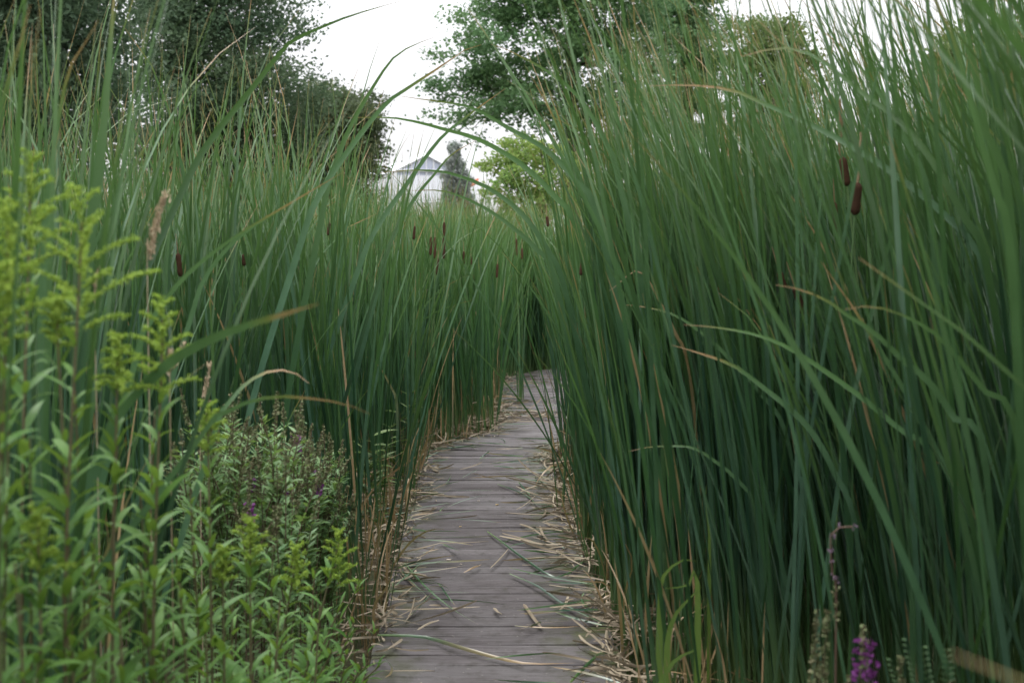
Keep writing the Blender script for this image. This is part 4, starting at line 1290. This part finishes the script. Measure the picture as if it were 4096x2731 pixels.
tree('column_tree', 'narrow dark grey green column tree right of the greenhouse', 'tree', 1835, 62,
     [(1795, 590), (1808, 540), (1822, 600), (1840, 560), (1850, 620), (1880, 700), (1890, 800), (1900, 900), (1760, 900), (1768, 740), (1785, 660)],
     70, .20, .34, .075, 15000, M['t_cyp'], .8, flat=0, trunk_r=.14, top_py=600, sub=5, lim=.03)

# ------------------------------------------------------------------ greenhouse and crane
gd = 110.0
apx = P(1704, 620, gd); eave = P(1598, 684, gd)
rd = np.array([-6.85, 25.0, 0]); rd /= np.linalg.norm(rd)
wd = np.array([rd[1], -rd[0], 0])
hw = 2.3; LEN = 30.0
gb = np.array([apx[0], apx[1], ZG])
gr = empty('greenhouse', gb)
tag(gr, 'pale glass greenhouse with a pointed gable and white bars far behind the reeds', 'greenhouse')
ze, za = eave[2], apx[2]


def gp(u, v, z): return gb + wd * u + rd * v + np.array([0, 0, z - ZG])


mesh_obj('gable_wall', [gp(-hw, 0, ZG), gp(hw, 0, ZG), gp(hw, 0, ze), gp(0, 0, za), gp(-hw, 0, ze)], [[0, 1, 2, 3, 4]], M['glass'], gr, gb, smooth=False)
mesh_obj('side_wall', [gp(-hw, .0, ZG), gp(-hw, LEN, ZG), gp(-hw, LEN, ze), gp(-hw, 0, ze)], [[0, 1, 2, 3]], M['glassroof'], gr, gb, smooth=False)
mesh_obj('side_wall', [gp(hw, .0, ZG), gp(hw, LEN, ZG), gp(hw, LEN, ze), gp(hw, 0, ze)], [[0, 1, 2, 3]], M['glassroof'], gr, gb, smooth=False)
mesh_obj('rear_wall', [gp(-hw, LEN, ZG), gp(hw, LEN, ZG), gp(hw, LEN, ze), gp(0, LEN, za), gp(-hw, LEN, ze)], [[0, 1, 2, 3, 4]], M['glass'], gr, gb, smooth=False)
for sg in (-1, 1):
    mesh_obj('roof', [gp(sg * (hw + .1), -.1, ze - .03), gp(sg * (hw + .1), LEN, ze - .03), gp(0, LEN, za + .05), gp(0, -.1, za + .05)], [[0, 1, 2, 3]], M['glassroof'], gr, gb, smooth=False)
g = Geo()


def bar(a, b, r=.05): g.add(*tube_geo(np.array([a, b]), [r, r], 4))


for u in np.linspace(-hw, hw, 9):
    zt = za - (za - ze) * abs(u) / hw
    bar(gp(u, -.06, ZG), gp(u, -.06, zt), .055)
bar(gp(-hw, -.12, ze), gp(hw, -.12, ze), .10); bar(gp(-hw, -.06, ze - 2.4), gp(hw, -.06, ze - 2.4), .06)
bar(gp(-hw - .1, -.12, ze), gp(0, -.12, za), .10); bar(gp(hw + .1, -.12, ze), gp(0, -.12, za), .10)
for v in np.arange(0, LEN + .1, 1.5):
    for sg in (-1, 1):
        bar(gp(sg * (hw + .06), v, ZG), gp(sg * (hw + .06), v, ze), .05); bar(gp(sg * (hw + .1), v, ze + .06), gp(0, v, za + .12), .04)
bar(gp(0, -.1, za + .12), gp(0, LEN, za + .12), .07)
g.obj('frame', M['frame'], gr, gb, smooth=False)
# lower white lean-to wall under the tie bar
mesh_obj('lower_wall', [gp(-hw, -.03, ZG), gp(hw, -.03, ZG), gp(hw, -.03, ze - .35), gp(-hw, -.03, ze - .35)], [[0, 1, 2, 3]], M['glassroof'], gr, gb, smooth=False)

cb = P(1897, 1000, 90); cb[2] = ZG
cr = empty('crane', cb); tag(cr, 'small orange crane arm on a thin pale mast right of the dark column tree', 'crane')
g = Geo(); top = P(1897, 745, 90)
for dx, dy in ((-.12, -.12), (.12, -.12), (.12, .12), (-.12, .12)): g.add(*tube_geo(np.array([cb + [dx, dy, 0], top + [dx, dy, 0]]), [.04, .04], 4))
for i in range(9):
    z = ZG + (top[2] - ZG) * i / 9; g.add(*tube_geo(np.array([cb + [-.12, -.12, z - ZG], cb + [.12, -.12, z - ZG + .5]]), [.03, .03], 4))
g.obj('mast', M['frame'], cr, cb, smooth=False)
g = Geo(); a, b = P(1884, 744, 90), P(1914, 728, 90)
for o_ in ((0, 0, 0), (0, .25, 0), (0, .12, .22)): g.add(*tube_geo(np.array([a + o_, b + o_]), [.06, .05], 4))
for i in range(5):
    q = a + (b - a) * i / 5; g.add(*tube_geo(np.array([q, q + (b - a) * .2 + [0, .12, .2]]), [.03, .03], 4))
g.obj('jib', M['orange'], cr, top, smooth=False)

# ------------------------------------------------------------------ light, sky, camera
SUN_EL, SUN_AZ = math.radians(58), math.radians(-35)     # high, in front and a little left
w = bpy.data.worlds.new('World'); scene.world = w; w.use_nodes = True
t = w.node_tree; t.nodes.clear()
out = t.nodes.new('ShaderNodeOutputWorld'); bg = t.nodes.new('ShaderNodeBackground')
sky = t.nodes.new('ShaderNodeTexSky'); sky.sky_type = 'NISHITA'; sky.sun_disc = False
sky.sun_elevation = SUN_EL; sky.sun_rotation = SUN_AZ; sky.air_density = 1.0; sky.dust_density = 4.0
tc = t.nodes.new('ShaderNodeTexCoord')
nz = t.nodes.new('ShaderNodeTexNoise'); nz.inputs['Scale'].default_value = 3.0; nz.inputs['Detail'].default_value = 5
t.links.new(tc.outputs['Generated'], nz.inputs['Vector'])
mr = t.nodes.new('ShaderNodeMapRange'); mr.inputs[1].default_value = .3; mr.inputs[2].default_value = .7; mr.inputs[3].default_value = 6.2; mr.inputs[4].default_value = 7.8
t.links.new(nz.outputs['Fac'], mr.inputs[0])
sx = t.nodes.new('ShaderNodeSeparateXYZ'); t.links.new(tc.outputs['Generated'], sx.inputs[0])
ov = t.nodes.new('ShaderNodeMapRange'); ov.inputs[1].default_value = 0; ov.inputs[2].default_value = 1; ov.inputs[3].default_value = 1; ov.inputs[4].default_value = 5.0
t.links.new(sx.outputs[2], ov.inputs[0])                    # zenith boosted past an overcast sky, added to light the reeds from above
mu = t.nodes.new('ShaderNodeMath'); mu.operation = 'MULTIPLY'; t.links.new(mr.outputs[0], mu.inputs[0]); t.links.new(ov.outputs[0], mu.inputs[1])
cc = t.nodes.new('ShaderNodeCombineColor')
m1 = t.nodes.new('ShaderNodeMath'); m1.operation = 'MULTIPLY'; m1.inputs[1].default_value = .985; t.links.new(mu.outputs[0], m1.inputs[0])
m2 = t.nodes.new('ShaderNodeMath'); m2.operation = 'MULTIPLY'; m2.inputs[1].default_value = 1.03; t.links.new(mu.outputs[0], m2.inputs[0])
t.links.new(m1.outputs[0], cc.inputs[0]); t.links.new(m1.outputs[0], cc.inputs[1]); t.links.new(m2.outputs[0], cc.inputs[2])
mx = t.nodes.new('ShaderNodeMix'); mx.data_type = 'RGBA'; mx.inputs[0].default_value = .86
t.links.new(sky.outputs[0], mx.inputs[6]); t.links.new(cc.outputs[0], mx.inputs[7])
t.links.new(mx.outputs[2], bg.inputs[0]); bg.inputs[1].default_value = .1
t.links.new(bg.outputs[0], out.inputs[0])

sd_ = bpy.data.lights.new('sun', 'SUN'); sd_.energy = 1.4; sd_.angle = math.radians(18); sd_.color = (1, .97, .92)
so = bpy.data.objects.new('sun', sd_); COL.objects.link(so); so.location = (0, 0, 30)
dirv = Vector((math.sin(SUN_AZ) * math.cos(SUN_EL), math.cos(SUN_AZ) * math.cos(SUN_EL), math.sin(SUN_EL)))
so.rotation_euler = dirv.to_track_quat('Z', 'Y').to_euler()

cam = bpy.data.cameras.new('camera'); co = bpy.data.objects.new('camera', cam); COL.objects.link(co)
co.location = (0, 0, CAM_H); co.rotation_euler = (PI / 2 - PITCH, 0, 0)
cam.sensor_width = 36; cam.lens = 50; cam.clip_end = 3000; cam.clip_start = .05
cam.dof.use_dof = True; cam.dof.focus_distance = 8.2; cam.dof.aperture_fstop = 4.2; cam.dof.aperture_blades = 0
scene.camera = co
vs = scene.view_settings
vs.view_transform = 'Standard'; vs.look = 'None'; vs.gamma = 1; vs.exposure = .46; vs.use_curve_mapping = False
scene.cycles.use_denoising = True
scene.cycles.max_bounces = 10; scene.cycles.diffuse_bounces = 5; scene.cycles.transmission_bounces = 6
